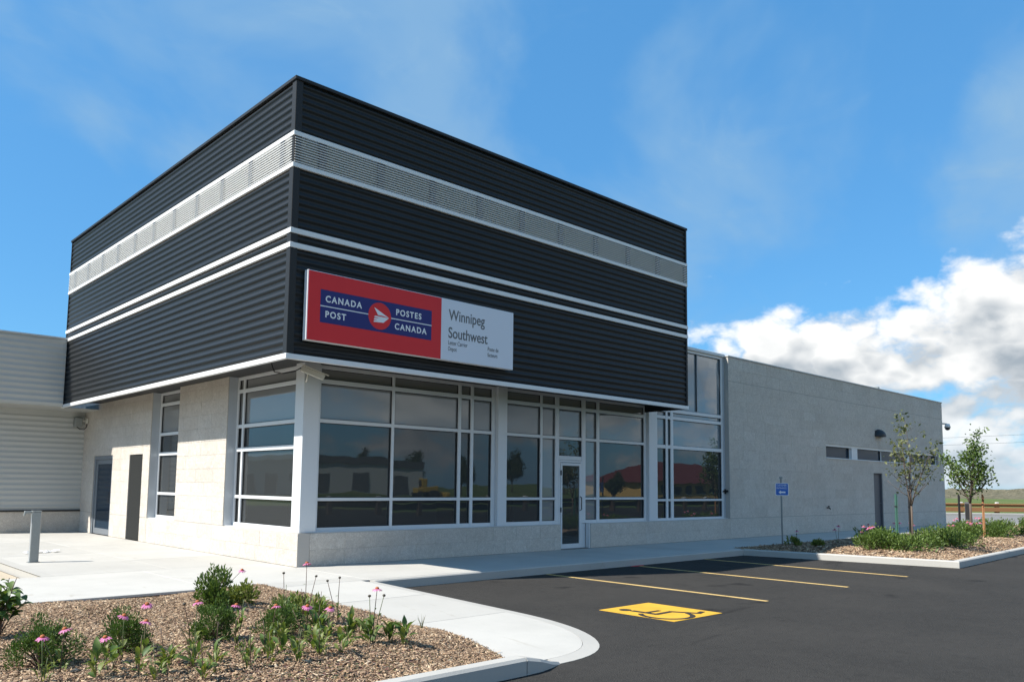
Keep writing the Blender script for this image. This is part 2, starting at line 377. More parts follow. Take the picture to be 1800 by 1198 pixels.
# planting beds
def zbed(x, y):
    d1 = min(xe(y)-x, x+9.5, -1.9-y, y+7.97); e = min(1, max(0, d1)/1.0)
    base = -.045+.085*(e*e*(3-2*e))
    f = min(1, max(0, (xe(y)-x)/.9)); base = (zr(x, y)+.0)*(1-f)+base*f
    return base+.014*math.sin(x*3.1+y*1.7)+.012*math.sin(y*4.3-x*2.1)
KB = [(11.05, -2.5), (12.02, -7.15), (20, -6.75), (46, -5.4)]
def yk(x): # inner line of the far bed's kerb
    return np.interp(x, [12.0, 20, 46], [-6.95, -6.56, -5.2])
def xk(y): return np.interp(y, [-7.15, -2.5], [12.2, 11.24])
def zbed2(x, y):
    e = min(1, max(0, min(x-xk(y), y-yk(x), -2.1-y))/.9)
    return -.03+.10*(e*e*(3-2*e))+.014*math.sin(x*2.7+y*1.9)
def bedmesh(name, x0, x1, y0, y1, nx, ny, zf, mask=None):
    V = []; F = []
    for j in range(ny+1):
        for i in range(nx+1):
            x = x0+(x1-x0)*i/nx; y = y0+(y1-y0)*j/ny
            if mask: x, y = mask(x, y)
            V.append((x, y, zf(x, y)))
    for j in range(ny):
        for i in range(nx): a = j*(nx+1)+i; F.append((a, a+1, a+nx+2, a+nx+1))
    return arrays(name, V, F, M['soil'], smooth=True)
struct(bedmesh('planting_bed', -9.5, -1.615, -7.97, -1.885, 90, 70, zbed, lambda x, y: (min(x, xe(y)+.01), y)))
def m2(x, y):
    y = max(y, float(yk(x))-.02); x = max(x, float(xk(y))-.02); return x, y
struct(bedmesh('planting_bed', 11.2, 46, -7.1, -2.03, 140, 24, zbed2, m2))
struct(sweep('kerb', KB, .17, .0, -.3, M['kerb'], .02))
struct(sweep('kerb', [(18.6, -2.16), (45, -2.16)], .14, .035, -.3, M['kerb'], .015))
struct(sweep('kerb', [(44.2, 15.3), (75.0, -13.5)], .7, .02, -.3, M['kerb'], .02))

def chips(name, n, area, zf, l0, l1, label):
    xs, ys = area(n); n = len(xs); zs = np.array([zf(x, y) for x, y in zip(xs, ys)])
    L = NR.uniform(l0, l1, n)*NR.choice([.6, 1, 1.6], n, p=[.45, .4, .15]); Wd = L*NR.uniform(.12, .38, n); T = NR.uniform(.002, .006, n)*(l1/.05)
    a = NR.uniform(0, 2*np.pi, n); tl = NR.normal(0, .28, n); rl = NR.normal(0, .5, n)
    dirv = np.stack([np.cos(a)*np.cos(tl), np.sin(a)*np.cos(tl), np.sin(tl)], 1)
    side = np.stack([-np.sin(a)*np.cos(rl), np.cos(a)*np.cos(rl), np.sin(rl)], 1); upv = np.cross(dirv, side)
    c = np.stack([xs, ys, zs+NR.uniform(.001, .016, n)], 1)
    corners = []
    for sx, sy, sz in ((-1, -1, 0), (1, -.6, 0), (.9, .8, 0), (-1, 1, 0), (-.95, -.8, 1), (1, -.5, 1), (.85, .7, 1), (-.9, .9, 1)):
        corners.append(c+dirv*(L/2*sx)[:, None]+side*(Wd/2*sy)[:, None]+upv*(T*sz)[:, None])
    V = np.stack(corners, 1).reshape(-1, 3); q = np.array([(4, 5, 6, 7), (0, 1, 5, 4), (1, 2, 6, 5), (2, 3, 7, 6), (3, 0, 4, 7)])
    F = (q[None]+(np.arange(n)*8)[:, None, None]).reshape(-1, 4)
    tag(arrays(name, V, F, M['mulch']), label, 'mulch', kind='stuff')
def areaA(n):
    # denser towards the viewer's side of the bed
    x, y = NR.uniform(-7.6, -1.6, n), NR.uniform(-7.97, -1.89, n); k = x < np.interp(y, [-7.97, -7.4, -6.8, -6.2], [-2.14, -1.86, -1.69, -1.62])+NR.normal(0, .02, n); return x[k], y[k]
def areaB(n):
    x = 11.2+NR.random(n)**1.7*26; y = NR.uniform(-7, -2.1, n); k = (y > yk(x)) & (x > xk(y)); return x[k], y[k]
chips('mulch', 105000, areaA, zbed, .020, .044, 'light brown wood chip mulch spread over the front planting bed')
chips('mulch', 26000, areaB, zbed2, .05, .10, 'brown wood chip mulch in the far bed with the two young trees')

# painted markings
ZP = -.1455
for x in (3.88, 6.62, 9.26):
    g = bmesh.new(); box(g, x-.042, x+.042, -7.1, -2.56, ZP-.003, ZP); 
    tag(obj('parking_line', g, M['linepaint']), 'thin pale yellow stall line painted on the asphalt', 'parking line', 'stall lines painted on the parking lot')
sym = empty('accessible_parking_symbol', (1.22, -7.3, -.15)); tag(sym, 'yellow square with a dark wheelchair symbol painted on the asphalt', 'pavement marking')
bx('yellow_square', M['yellow'], sym, 0, 1.1, 0, 1.22, .001, .0045)
g = bmesh.new()
def stroke(bm, pts, w, z0, z1):
    for a, b in zip(pts, pts[1:]):
        a, b = Vector(a), Vector(b); t = (b-a).normalized(); n_ = Vector((-t.y, t.x))*w/2; a2, b2 = a-t*w*.25, b+t*w*.25
        prism(bm, [tuple(a2+n_), tuple(a2-n_), tuple(b2-n_), tuple(b2+n_)][::1], z0, z1)
stroke(g, [(.285, .86), (.295, .49)], .085, .003, .0085); stroke(g, [(.31, .66), (.58, .655)], .06, .003, .0087); stroke(g, [(.295, .49), (.63, .50)], .075, .003, .0089)
stroke(g, [(.63, .51), (.80, .20)], .075, .003, .0091); stroke(g, [(.80, .18), (.96, .225)], .07, .003, .0093)
arc = [(.37+.335*math.cos(t), .38+.335*math.sin(t)) for t in [R(128+i*10.6) for i in range(21)]]
for i, (a, b) in enumerate(zip(arc, arc[1:])): stroke(g, [a, b], .07, .003, .0072+.0001*(i % 2))
prism(g, [(.27+.085*math.cos(t), .985+.085*math.sin(t)) for t in [2*math.pi*i/20 for i in range(20)]], .003, .0085)
obj('wheelchair_figure', g, M['asphalt'], sym)
g = bmesh.new(); prism(g, [(6.4, -2.58), (6.62, -2.54), (6.86, -2.56), (6.8, -2.63), (6.6, -2.66), (6.45, -2.64)], ZP-.003, ZP+.003)
tag(obj('paint_mark', g, M['redpaint']), 'small red paint mark at the foot of the kerb by a stall line', 'paint mark')

# ------------------------------------------------------------------ the building
bld = empty('post_office_building'); tag(bld, 'pale stone post office building with a dark corrugated upper box and long side wing', 'building')
def jz(z): return .011 if abs(z-.605) < .01 or abs(z-4.83) < .01 else .0012
STONES = []    # (parent, x0,x1,y0,y1,z0,z1)
def stone_wall(name, axis, face, a0, a1, z0, z1, thick, holes=(), courses=None, L=(.62, 1.0)):
    """axis 'y': wall faces -y at y=face, a = x.  axis 'x': wall faces -x at x=face, a = y"""
    sgn = 1
    root = empty(name, (0, 0, 0), parent=bld)
    rr = random.Random(name+str(a0)+str(z0))
    zs = courses
    zs = [z for z in zs if z0-1e-6 <= z <= z1+1e-6]
    if abs(zs[0]-z0) > .01: zs = [z0]+zs
    if abs(zs[-1]-z1) > .01: zs = zs+[z1]
    for c, (za, zb) in enumerate(zip(zs, zs[1:])):
        cuts = {a0, a1}; spans = [(a0, a1)]
        for h in holes:
            if h[2] < zb-.01 and h[3] > za+.01:
                ns = []
                for s in spans:
                    if h[0] <= s[0] and h[1] >= s[1]: continue
                    if h[1] <= s[0] or h[0] >= s[1]: ns.append(s); continue
                    if h[0] > s[0]: ns.append((s[0], h[0]))
                    if h[1] < s[1]: ns.append((h[1], s[1]))
                spans = ns
        work = [(s0, s1, za, zb) for s0, s1 in spans]
        for h in holes:                       # fill the part of the course above or below an opening
            if h[2] < zb-.01 and h[3] > za+.01:
                lo_, hi_ = max(h[0], a0), min(h[1], a1)
                if any(g_ is not h and g_[0] < hi_ and g_[1] > lo_ and g_[2] < zb-.01 and g_[3] > za+.01 for g_ in holes): continue
                if h[2] > za+.012: work.append((lo_, hi_, za, h[2]))
                if h[3] < zb-.012: work.append((lo_, hi_, h[3], zb))
        for s0, s1, za_, zb_ in work:
            s = (s0, s1)
            p = s[0]; q = rr.uniform(.25, .9)
            while p < s[1]-1e-4:
                e = min(s[1], p+q)
                if s[1]-e < .14: e = s[1]
                j = .0012; pr = rr.uniform(0, .0025)
                if axis == 'y': b = (p+j, e-j, face-pr, face+thick, za_+jz(za_), zb_-jz(zb_))
                else: b = (face-pr, face+thick, p+j, e-j, za_+jz(za_), zb_-jz(zb_))
                STONES.append((root, b)); p = e; q = rr.uniform(*L)
    # mortar core
    bm = bmesh.new()
    segs = [(a0, a1, z0, z1)]
    # core is split round the holes
    xs = sorted({a0, a1, *[v for h in holes for v in h[:2] if a0 < v < a1]}); zz = sorted({z0, z1, *[v for h in holes for v in h[2:] if z0 < v < z1]})
    for i in range(len(xs)-1):
        for k_ in range(len(zz)-1):
            cx, cz = (xs[i]+xs[i+1])/2, (zz[k_]+zz[k_+1])/2
            if any(h[0] < cx < h[1] and h[2] < cz < h[3] for h in holes): continue
            m_ = .006
            if axis == 'y': box(bm, xs[i], xs[i+1], face+m_, face+thick-m_, zz[k_], zz[k_+1])
            else: box(bm, face+m_, face+thick-m_, xs[i], xs[i+1], zz[k_], zz[k_+1])
    bmesh.ops.remove_doubles(bm, verts=bm.verts, dist=1e-4)
    obj('mortar', bm, M['mortar'], root)
    return root
C1 = [0, .3, .605]; C2 = [.605+i*.3017 for i in range(15)]; C3 = [4.83, 5.21, 5.585]
H = .605; ZS = 3.77
stone_wall('stone_base', 'y', 0, 0.252, 7.02, 0, H, .22, courses=C1)
stone_wall('stone_base', 'y', 0, 8.12, 14.598, 0, H, .22, courses=C1)
stone_wall('stone_base', 'x', 0, -.0, 7.66, 0, H, .25, courses=C1)
stone_wall('stone_pier', 'x', 0, 3.2, 5.87, H, ZS, .55, courses=C2+[ZS])
stone_wall('stone_pier', 'x', 0, 7.67, 13.3, 0, ZS, .55, holes=[(8.16, 9.14, 0, 2.22), (10.5, 12.18, 0, 2.24)], courses=C1[:-1]+C2+[ZS])
# wing
WX0, WX1, WH = 14.605, 33.05, 5.585
wins = [(21.12, 23.36, 2.65, 3.18), (23.84, 28.75, 2.65, 3.18), (29.1, 32.35, 2.65, 3.18)]
sw = stone_wall('stone_wing', 'y', 0, WX0, WX1, 0, WH, .35, holes=[(21.12, 32.35, 2.65, 3.18), (25.2, 26.05, 0, 2.2)], courses=C1[:-1]+C2[:-1]+C3)
stone_wall('stone_wing', 'x', WX0, .352, 1.2, H, WH, .25, courses=C2[:-1]+C3)
# individual stones: the 300 that show largest, the rest joined
def app(b):
    c = Vector(((b[0]+b[1])/2, (b[2]+b[3])/2, (b[4]+b[5])/2)); w = max(b[1]-b[0], b[3]-b[2]) if True else 0
    return w*(b[5]-b[4])/((c-CAM).length**2)
STONES.sort(key=lambda s: -app(s[1]))
rest = {}
for i, (root, b) in enumerate(STONES):
    if i < 300: bx('stone', M['stone'], root, *b, bev=.004)
    else: box(rest.setdefault(root.name, (root, bmesh.new()))[1], *b)
for root, bm in rest.values(): tag(obj('stone_courses', bm, M['stone'], root), kind='stuff')
# wing coping, ends, roof
bx('coping', M['siding'], bld, WX0-.02, WX1+.02, -.025, .40, WH+.002, WH+.05, bev=.008)
bx('roof', M['grey'], bld, 10.5, WX1-.05, .45, 24, 5.1, 5.25)
bx('rear_wall', M['stone'], bld, WX1-.36, WX1-.003, .36, 24, 0, WH-.01)
bx('rear_wall', M['stone'], bld, 0, WX1-.37, 23.6, 24, 0, 5.09)
bx('vent_pipe', M['galv'], bld, 27.9, 28.06, .8, .96, 5.3, 5.95)
# recessed reveal lines of the wing
# ---- window units
def frame_rects(root, axis, face, a0, a1, verts, hors, z0, z1, depth=.10, m='alum'):
    pass
def member(root, name, axis, face, a0, a1, z0, z1, proud=0, depth=.12, m='alum'):
    if axis == 'y': return bx(name, M[m], root, a0, a1, face-proud, face+depth, z0, z1, bev=.004)
    return bx(name, M[m], root, face-proud, face+depth, a0, a1, z0, z1, bev=.004)
def window(axis, face, vs, hs, frost=lambda i, j, nh: False, skip=lambda i, j: False, name='storefront_window', m='alum'):
    """vs: vertical members [(a0,a1)...], hs: horizontal members [(z0,z1)...]"""
    root = empty(name, (0, 0, 0), parent=bld)
    A0, A1 = vs[0][0], vs[-1][1]
    Z0, Z1 = hs[0][0], hs[-1][1]
    for a in vs: member(root, 'mullion', axis, face, a[0], a[1], Z0, Z1, m=m)
    for j, h in enumerate(hs):
        for i in range(len(vs)-1):
            member(root, 'transom', axis, face+.004, vs[i][1], vs[i+1][0], h[0], h[1], depth=.11, m=m)
    for i in range(len(vs)-1):
        for j in range(len(hs)-1):
            if skip(i, j): continue
            a0, a1, z0, z1 = vs[i][1], vs[i+1][0], hs[j][1], hs[j+1][0]
            fr = frost(i, j, len(hs)); gm = M[fr] if isinstance(fr, str) else M['frost' if fr else 'glass']
            g = bmesh.new()
            rr = random.Random(i*31+j*7+int(face*100)); t = rr.uniform(-.0022, .0022); t2 = rr.uniform(-.0018, .0018)
            f = face+.055
            if axis == 'y': co = [(a0, f-t, z0), (a1, f+t, z0), (a1, f+t+t2, z1), (a0, f-t+t2, z1)]
            else: co = [(f-t, a1, z0), (f+t, a0, z0), (f+t+t2, a0, z1), (f-t+t2, a1, z1)]
            vq = [g.verts.new(c) for c in co]; g.faces.new(vq)
            me = bpy.data.meshes.new('pane'); g.to_mesh(me); g.free(); link('pane', me, gm, root)
            dk = .012
            gk = bmesh.new()   # dark gasket round the pane
            for (p, q, r, s) in ((a0, a0+dk, z0, z1), (a1-dk, a1, z0, z1), (a0+dk, a1-dk, z0, z0+dk), (a0+dk, a1-dk, z1-dk, z1)):
                if axis == 'y': box(gk, p, q, face+.03, face+.05, r, s)
                else: box(gk, face+.03, face+.05, p, q, r, s)
            obj('gasket', gk, M['dark'], root)
    return root
Y0 = .15
hs = [(.61, .69), (1.19, 1.25), (2.67, 2.74), (3.42, 3.505), (3.70, 3.77)]
up_ = lambda i, j, n: j >= 2
window('y', Y0, [(.41, .47), (2.12, 2.18), (3.88, 3.96), (4.24, 4.32), (4.87, 4.98)], hs, up_)
# entrance bay, with door
door_v = [(5.27, 5.33), (6.45, 6.52), (6.97, 7.10)]
window('y', Y0, door_v, hs, lambda i, j, n: j >= 2 or i == 1)
window('y', Y0, [(7.95, 8.09), (8.52, 8.63), (10.52, 10.62)], hs, lambda i, j, n: j >= 2 or i == 0)
window('y', Y0, [(7.10, 7.102), (7.948, 7.95)], [(2.17, 2.27), (2.67, 2.74), (3.42, 3.505), (3.70, 3.77)], lambda i, j, n: j >= 1)
vb3 = [(11.01, 11.07), (11.53, 11.62), (11.76, 11.89), (14.42, 14.50)]
window('y', Y0, vb3, [(.61, .67), (1.14, 1.20), (2.62, 2.72), (3.46, 3.55), (3.66, 3.75)], lambda i, j, n: 'spandrel' if j >= 2 or i == 1 else False)
window('y', Y0, [(10.62, 10.68), (11.76, 11.765), (13.14, 13.146), (14.42, 14.50)], [(3.752, 3.76), (5.50, 5.58)], lambda i, j, n: 'spandrel')
bx('parapet_cap', M['alum'], bld, 10.5, 14.58, .10, .42, 5.582, 5.67, bev=.006)
bx('jamb_panel', M['alum2'], bld, 14.502, 14.6, .145, .30, .61, 5.58)
# left face windows
XL = .2
hl = [(.61, .685), (1.19, 1.255), (2.17, 2.255), (2.67, 2.745), (3.42, 3.50), (3.70, 3.77)]
window('x', XL, [(.375, .44), (2.84, 2.91), (3.12, 3.19)], hl, lambda i, j, n: j >= 3)
window('x', XL, [(5.9, 5.96), (7.58, 7.66)], hl, lambda i, j, n: j >= 3)
bx('jamb_panel', M['alum2'], bld, .018, XL+.1, 3.192, 3.198, H+.003, ZS, bev=0)
bx('jamb_panel', M['alum2'], bld, .018, XL+.1, 7.662, 7.668, H+.003, ZS, bev=0)
bx('sill', M['alum'], bld, .04, XL+.09, .36, 3.19, H+.002, H+.012)
bx('sill', M['alum'], bld, .04, XL+.09, 5.9, 7.66, H+.002, H+.012)
bx('sill', M['alum'], bld, .36, 6.97, .02, Y0+.09, H+.002, H+.012); bx('sill', M['alum'], bld, 8.13, 14.5, .02, Y0+.09, H+.002, H+.012)
# columns
bx('column', M['alum'], bld, .05, .39, .05, .37, H+.002, ZS, bev=.006)
bx('column', M['alum'], bld, 4.985, 5.265, .06, .32, H+.013, ZS, bev=.006)
bx('column', M['alum'], bld, 10.625, 11.005, .06, .32, H+.013, ZS, bev=.006)
# entrance door
dr = empty('entrance_door', (7.10, Y0, 0), parent=bld)
def dbox(n, m, *a, **k): return bx(n, M[m], dr, *a, **k)
dbox('door_frame', 'alum', .0, .055, -.004, .12, 0, 2.165, bev=.004); dbox('door_frame', 'alum', .795, .85, -.004, .12, 0, 2.165, bev=.004); dbox('door_frame', 'alum', .055, .795, -.004, .12, 2.11, 2.165, bev=.004)
dbox('stile', 'alum', .06, .11, -.02, .03, .012, 2.10, bev=.004); dbox('stile', 'alum', .74, .79, -.02, .03, .012, 2.10, bev=.004)
dbox('rail', 'alum', .11, .74, -.018, .028, .012, .12, bev=.004); dbox('rail', 'alum', .11, .74, -.018, .028, 2.03, 2.10, bev=.004)
pane(((.11, .004, .12), (.74, .006, .12), (.74, .006, 2.03), (.11, .004, 2.03)), M['glass'], dr)
hd = obj('handle', tube(bmesh.new(), [(.755, -.022, .93), (.755, -.075, .95), (.755, -.075, 1.25), (.755, -.022, 1.27)], .012, 8), M['black'], dr, True)
for z in (.95, 1.85): dbox('hinge', 'black', .048, .066, -.035, -.005, z-.06, z+.06)
bx('jamb_panel', M['alum'], bld, 8.085, 8.118, .02, .14, 0, H+.001); bx('jamb_panel', M['alum'], bld, 7.022, 7.096, .10, .27, 0, H-.004); bx('threshold', M['galv'], bld, 7.03, 8.08, .06, .3, 0.002, .014)
bx('jamb_panel', M['alum'], bld, 7.952, 8.083, .155, .27, 0, H-.004)
# left face doors
d1 = empty('side_door', (.02, 10.5, 0), parent=bld)
def dd(n, m, *a, **k): return bx(n, M[m], d1, *a, **k)
dd('door_frame', 'alum3', 0, .14, .004, .10, 0, 2.235, bev=.004); dd('door_frame', 'alum3', 0, .14, 1.58, 1.676, 0, 2.235, bev=.004); dd('door_frame', 'alum3', 0, .14, .10, 1.58, 2.13, 2.235, bev=.004)
dd('stile', 'alum3', .03, .08, .104, .22, .01, 2.12, bev=.004); dd('stile', 'alum3', .03, .08, 1.46, 1.576, .01, 2.12, bev=.004); dd('rail', 'alum3', .032, .078, .22, 1.46, .01, .17); dd('rail', 'alum3', .032, .078, .22, 1.46, 2.0, 2.12)
pane(((.052, 1.46, .17), (.05, .22, .17), (.05, .22, 2.0), (.052, 1.46, 2.0)), M['strip'], d1)
obj('handle', tube(bmesh.new(), [(.03, .16, .9), (-.03, .16, .92), (-.03, .16, 1.2), (.03, .16, 1.22)], .012, 8), M['black'], d1, True)
d2 = empty('service_door', (.02, 8.16, 0), parent=bld)
bx('door_leaf', M['door'], d2, .0, .05, .012, .968, .008, 2.212, bev=.004); bx('door_frame', M['door'], d2, .051, .12, .002, .978, 0, 2.219)
# wing door
d3 = empty('wing_door', (25.2, 0, 0), parent=bld)
bx('door_leaf', M['door2'], d3, .03, .82, .10, .145, .01, 2.16, bev=.004); bx('door_frame', M['door2'], d3, .002, .03, .03, .16, 0, 2.198); bx('door_frame', M['door2'], d3, .82, .848, .03, .16, 0, 2.198); bx('door_frame', M['door2'], d3, .03, .82, .03, .16, 2.165, 2.198)
obj('handle', tube(bmesh.new(), [(.74, .1, 1.0), (.74, .04, 1.0), (.64, .04, 1.0)], .012, 6), M['galv'], d3)
bx('door_step', M['concrete'], bld, 25.15, 26.1, -.12, -.004, .002, .03, bev=.008)
# wing strip window
window('y', .10, [(21.125, 21.17), (23.30, 23.345)], [(2.655, 2.70), (3.10, 3.175)], lambda i, j, n: 'strip', name='strip_window')
window('y', .10, [(23.86, 23.9), (26.2, 26.24), (28.70, 28.74)], [(2.655, 2.70), (3.10, 3.175)], lambda i, j, n: 'strip', name='strip_window')
window('y', .10, [(29.1, 29.14), (30.8, 30.84), (32.30, 32.345)], [(2.655, 2.70), (3.10, 3.175)], lambda i, j, n: 'strip', name='strip_window')
bx('window_post', M['alum'], bld, 23.346, 23.859, .04, .30, 2.652, 3.178, bev=.004); bx('window_post', M['alum'], bld, 28.742, 29.098, .04, .30, 2.652, 3.178, bev=.004)
bx('window_head', M['louvre'], bld, 21.12, 32.35, .03, .098, 3.10, 3.179)
bx('sill', M['alum'], bld, 21.12, 32.35, -.03, .099, 2.652, 2.675)
# interior, dim
inn = empty('interior', (0, 0, 0), parent=bld)
bx('floor', M['innerfloor'], inn, .5, 32.6, .35, 23.5, -.05, .02); bx('partition', M['inner'], inn, 8.6, 8.75, 3.5, 13, .02, 3.7); bx('partition', M['inner'], inn, .6, 14.4, 7.4, 7.5, .021, 3.7)
bx('partition', M['inner'], inn, 14.6, 14.75, .4, 13, .022, 5.0); bx('partition', M['inner'], inn, 14.76, 32.6, 3.2, 3.3, .022, 5.0); bx('ceiling', M['inner'], inn, .45, 14.5, .4, 13, 3.72, 3.76); bx('ceiling', M['inner'], inn, 14.76, 32.6, .36, 3.19, 4.6, 4.7)
bx('counter', M['inner'], inn, 2.4, 6.6, 4.3, 4.9, .022, 1.05); bx('counter', M['white'], inn, 9.6, 12.8, 4.6, 5.2, .022, 1.0)
bx('blackout_panel', M['dark'], inn, 11.1, 14.4, .55, .6, 3.78, 5.48)

# ---- dark corrugated box
FX0, FX1, FY0, FY1, FB, FT = -.98, 10.58, -1.2, 11.95, 3.57, 8.46
box_root = empty('corrugated_upper_box', (0, 0, 0), parent=bld)
PITCH, AMP = .138, .025
def corrugated(name, axis, face, a0, a1, z0, z1, m, root, amp=AMP, pitch=PITCH):
    prof = []
    z = z0
    n = max(1, round((z1-z0)/pitch)); p = (z1-z0)/n
    for i in range(n):
        for t, dd_ in ((0, 0), (.10, 0), (.2, .14), (.32, .62), (.42, .92), (.52, 1), (.62, .92), (.72, .62), (.84, .14), (.94, 0)): prof.append((z0+p*(i+t), dd_*amp))
    prof.append((z1, 0))
    N_ = len(prof); V = []; F = []
    for (z, dd_) in prof:
        for a in (a0, a1): V.append((a, face-dd_, z) if axis == 'y' else (face-dd_, a, z))
    for i in range(N_-1): F.append((2*i, 2*i+1, 2*i+3, 2*i+2) if axis == 'y' else (2*i+1, 2*i, 2*i+2, 2*i+3))
    # end caps towards the wall
    o_ = arrays(name, V, F, M[m], root, smooth=True); return o_
bandz = [(3.655, 5.465, 'clad'), (5.547, 5.712, 'clad'), (5.795, 6.86, 'clad'), (7.485, 8.40, 'clad')]
for z0, z1, m in bandz:
    corrugated('cladding_panel', 'y', FY0, FX0+.10, FX1-.06, z0, z1, m, box_root); corrugated('cladding_panel', 'x', FX0, FY0+.10, FY1-.02, z0, z1, m, box_root)
# body behind the sheets (hollow under the soffit)
bx('backing', M['clad_flat'], box_root, FX0+.004, FX0+.25, FY0+.26, FY1-.01, FB+.20, FT-.06); bx('backing', M['clad_flat'], box_root, FX0+.004, FX1-.004, FY0+.004, FY0+.25, FB+.20, FT-.06)
bx('side_panel', M['clad_flat'], box_root, FX1-.25, FX1-.003, FY0+.252, 11.9, FB+.2, FT-.06); bx('rear_panel', M['clad_flat'], box_root, FX0+.26, FX1-.26, FY1-.3, FY1-.01, FB+.2, FT-.06)
bx('roof_deck', M['grey'], box_root, FX0+.26, FX1-.26, FY0+.26, FY1-.31, 8.1, 8.2)
bx('soffit', M['soffit'], box_root, FX0+.03, FX1-.03, FY0+.03, FY1-.03, ZS+.002, ZS+.05)
bx('corner_trim', M['clad_flat'], box_root, FX0-.034, FX0+.10, FY0-.034, FY0+.10, FB+.09, FT-.06, bev=.006)
bx('end_trim', M['clad_flat'], box_root, FX1-.06, FX1+.012, FY0-.036, FY0+.02, FB+.09, FT-.06, bev=.006); bx('end_trim', M['clad_flat'], box_root, FX0-.036, FX0+.02, FY1-.02, FY1+.012, FB+.09, FT-.06, bev=.006)
def band(name, z0, z1, m, proud, root=box_root):
    bm = bmesh.new(); box(bm, FX0-proud, FX1+.02, FY0-proud, FY0+.02, z0, z1, bev=.005); box(bm, FX0-proud, FX0+.02, FY0+.0215, FY1+.02, z0, z1, bev=.005)
    return obj(name, bm, M[m], root)
for z0, z1 in ((FB, 3.66), (5.46, 5.55), (5.71, 5.80), (6.855, 6.935), (7.41, 7.49)): band('white_trim', z0, z1, 'white', .05)
band('coping', FT-.062, FT, 'clad_flat', .06)
bx('soffit_return', M['clad_flat'], box_root, FX0+.021, FX0+.06, FY0+.06, FY1, FB+.004, ZS+.001); bx('soffit_return', M['clad_flat'], box_root, FX0+.021, FX1, FY0+.021, FY0+.059, FB+.004, ZS+.001); bx('soffit_return', M['clad_flat'], box_root, FX1-.04, FX1-.001, FY0+.06, .14, FB+.004, ZS+.001)
# louvre band
lv = empty('louvre_band', (0, 0, 0), parent=bld)
bx('backing', M['louvre_back'], lv, FX0+.09, FX1-.02, FY0-.002, FY0+.003, 6.94, 7.40); bx('backing', M['louvre_back'], lv, FX0-.002, FX0+.003, FY0+.1, FY1-.02, 6.94, 7.40)
def slat_mesh(length):
    bm = bmesh.new(); c = [(-.020, .004), (-.058, -.016), (-.062, -.012), (-.062, .002), (-.056, .001), (-.020, .014)]
    a = [bm.verts.new((0, y, z)) for y, z in c]; b = [bm.verts.new((length, y, z)) for y, z in c]
    n = len(c); bm.faces.new(a); bm.faces.new(b[::-1])
    for i in range(n): bm.faces.new((a[i], b[i], b[(i+1) % n], a[(i+1) % n]))
    return mesh('louvre_slat', bm)
ls_f, ls_l = slat_mesh(FX1-FX0+.03), slat_mesh(FY1-FY0-.01)
for i in range(10):
    z = 6.965+i*.0455
    link('louvre_slat', ls_f, M['louvre'], lv, loc=(FX0-.02, FY0+.012, z)); link('louvre_slat', ls_l, M['louvre'], lv, loc=(FX0+.012, FY1, z), rot=(0, 0, -math.pi/2))
for x in np.arange(FX0+.45, FX1-.1, 1.22): bx('louvre_support', M['black'], lv, x, x+.14, FY0-.045, FY0-.003, 6.94, 7.41)
for y in np.arange(FY0+.3, FY1-.1, 1.22): bx('louvre_support', M['black'], lv, FX0-.045, FX0-.003, y, y+.14, 6.94, 7.41)
# ---- pale metal annex on the left
an = empty('metal_annex', (0, 0, 0), parent=bld)
AX = -2.85
corrugated('cladding_panel', 'y', 11.75, AX, FX0-.06, 3.60, 5.52, 'siding', an, .02, .155); corrugated('cladding_panel', 'y', 13.3, AX+.5, .0, .66, 3.45, 'siding', an, .02, .155)
bx('backing', M['siding'], an, AX, FX0-.05, 11.752, 24, 3.6, 5.52); bx('backing', M['siding'], an, AX+.5, .3, 13.303, 24, .62, 3.59)
bx('annex_base', M['stone'], an, AX+.5, -.002, 13.27, 13.6, 0, .60); bx('flashing', M['black'], an, AX+.49, -.003, 13.235, 13.31, .60, .65); bx('fascia_board', M['siding'], an, AX, -.01, 13.28, 13.302, 3.45, 3.60); bx('coping', M['alum2'], an, AX-.03, FX0-.04, 11.70, 12.1, 5.521, 5.56)
bx('soffit', M['siding'], an, AX+.01, -.005, 11.96, 13.28, 3.585, 3.60)

# ------------------------------------------------------------------ wall mounted things
def text(s, size, m, parent, name, loc, rot, sx=1, off=0, space=1.0, line=1.0, depth=.002):
    cu = bpy.data.curves.new(name, 'FONT'); cu.body = s; cu.size = size; cu.offset = off; cu.space_character = space; cu.space_line = line; cu.extrude = depth
    t = bpy.data.objects.new(name, cu); COL.objects.link(t)
    bpy.context.view_layer.update(); dg = bpy.context.evaluated_depsgraph_get()
    me = bpy.data.meshes.new_from_object(t.evaluated_get(dg)); bpy.data.objects.remove(t); me.materials.clear()
    return link(name, me, M[m], parent, loc=loc, rot=rot, scale=(sx, 1, 1))
SY = -1.36
sg = empty('store_sign', (-.735, SY, 3.905)); tag(sg, 'long red and white post office sign on the dark corrugated wall', 'sign')
SW, SH, SR = 4.80, 1.205, 2.875
bx('cabinet', M['white2'], sg, 0, SW, .004, .115, 0, SH, bev=.006); bx('red_panel', M['red'], sg, .02, SR, -.004, .003, .012, SH-.012); bx('white_panel', M['signwhite'], sg, SR+.002, SW-.01, -.0045, .003, .008, SH-.008)
nv = bx('navy_bar', M['navy'], sg, .25, 2.64, -.007, -.0042, .335, .905)
FR = (math.pi/2, 0, 0)
text('CANADA', .155, 'white2', sg, 'lettering', (.345, -.008, .70), FR, .95, .004, 1.28); text('POST', .155, 'white2', sg, 'lettering', (.345, -.008, .435), FR, .95, .004, 1.28)
text('POSTES', .155, 'white2', sg, 'lettering', (1.81, -.008, .70), FR, .93, .004, 1.28); text('CANADA', .155, 'white2', sg, 'lettering', (1.79, -.008, .435), FR, .95, .004, 1.28)
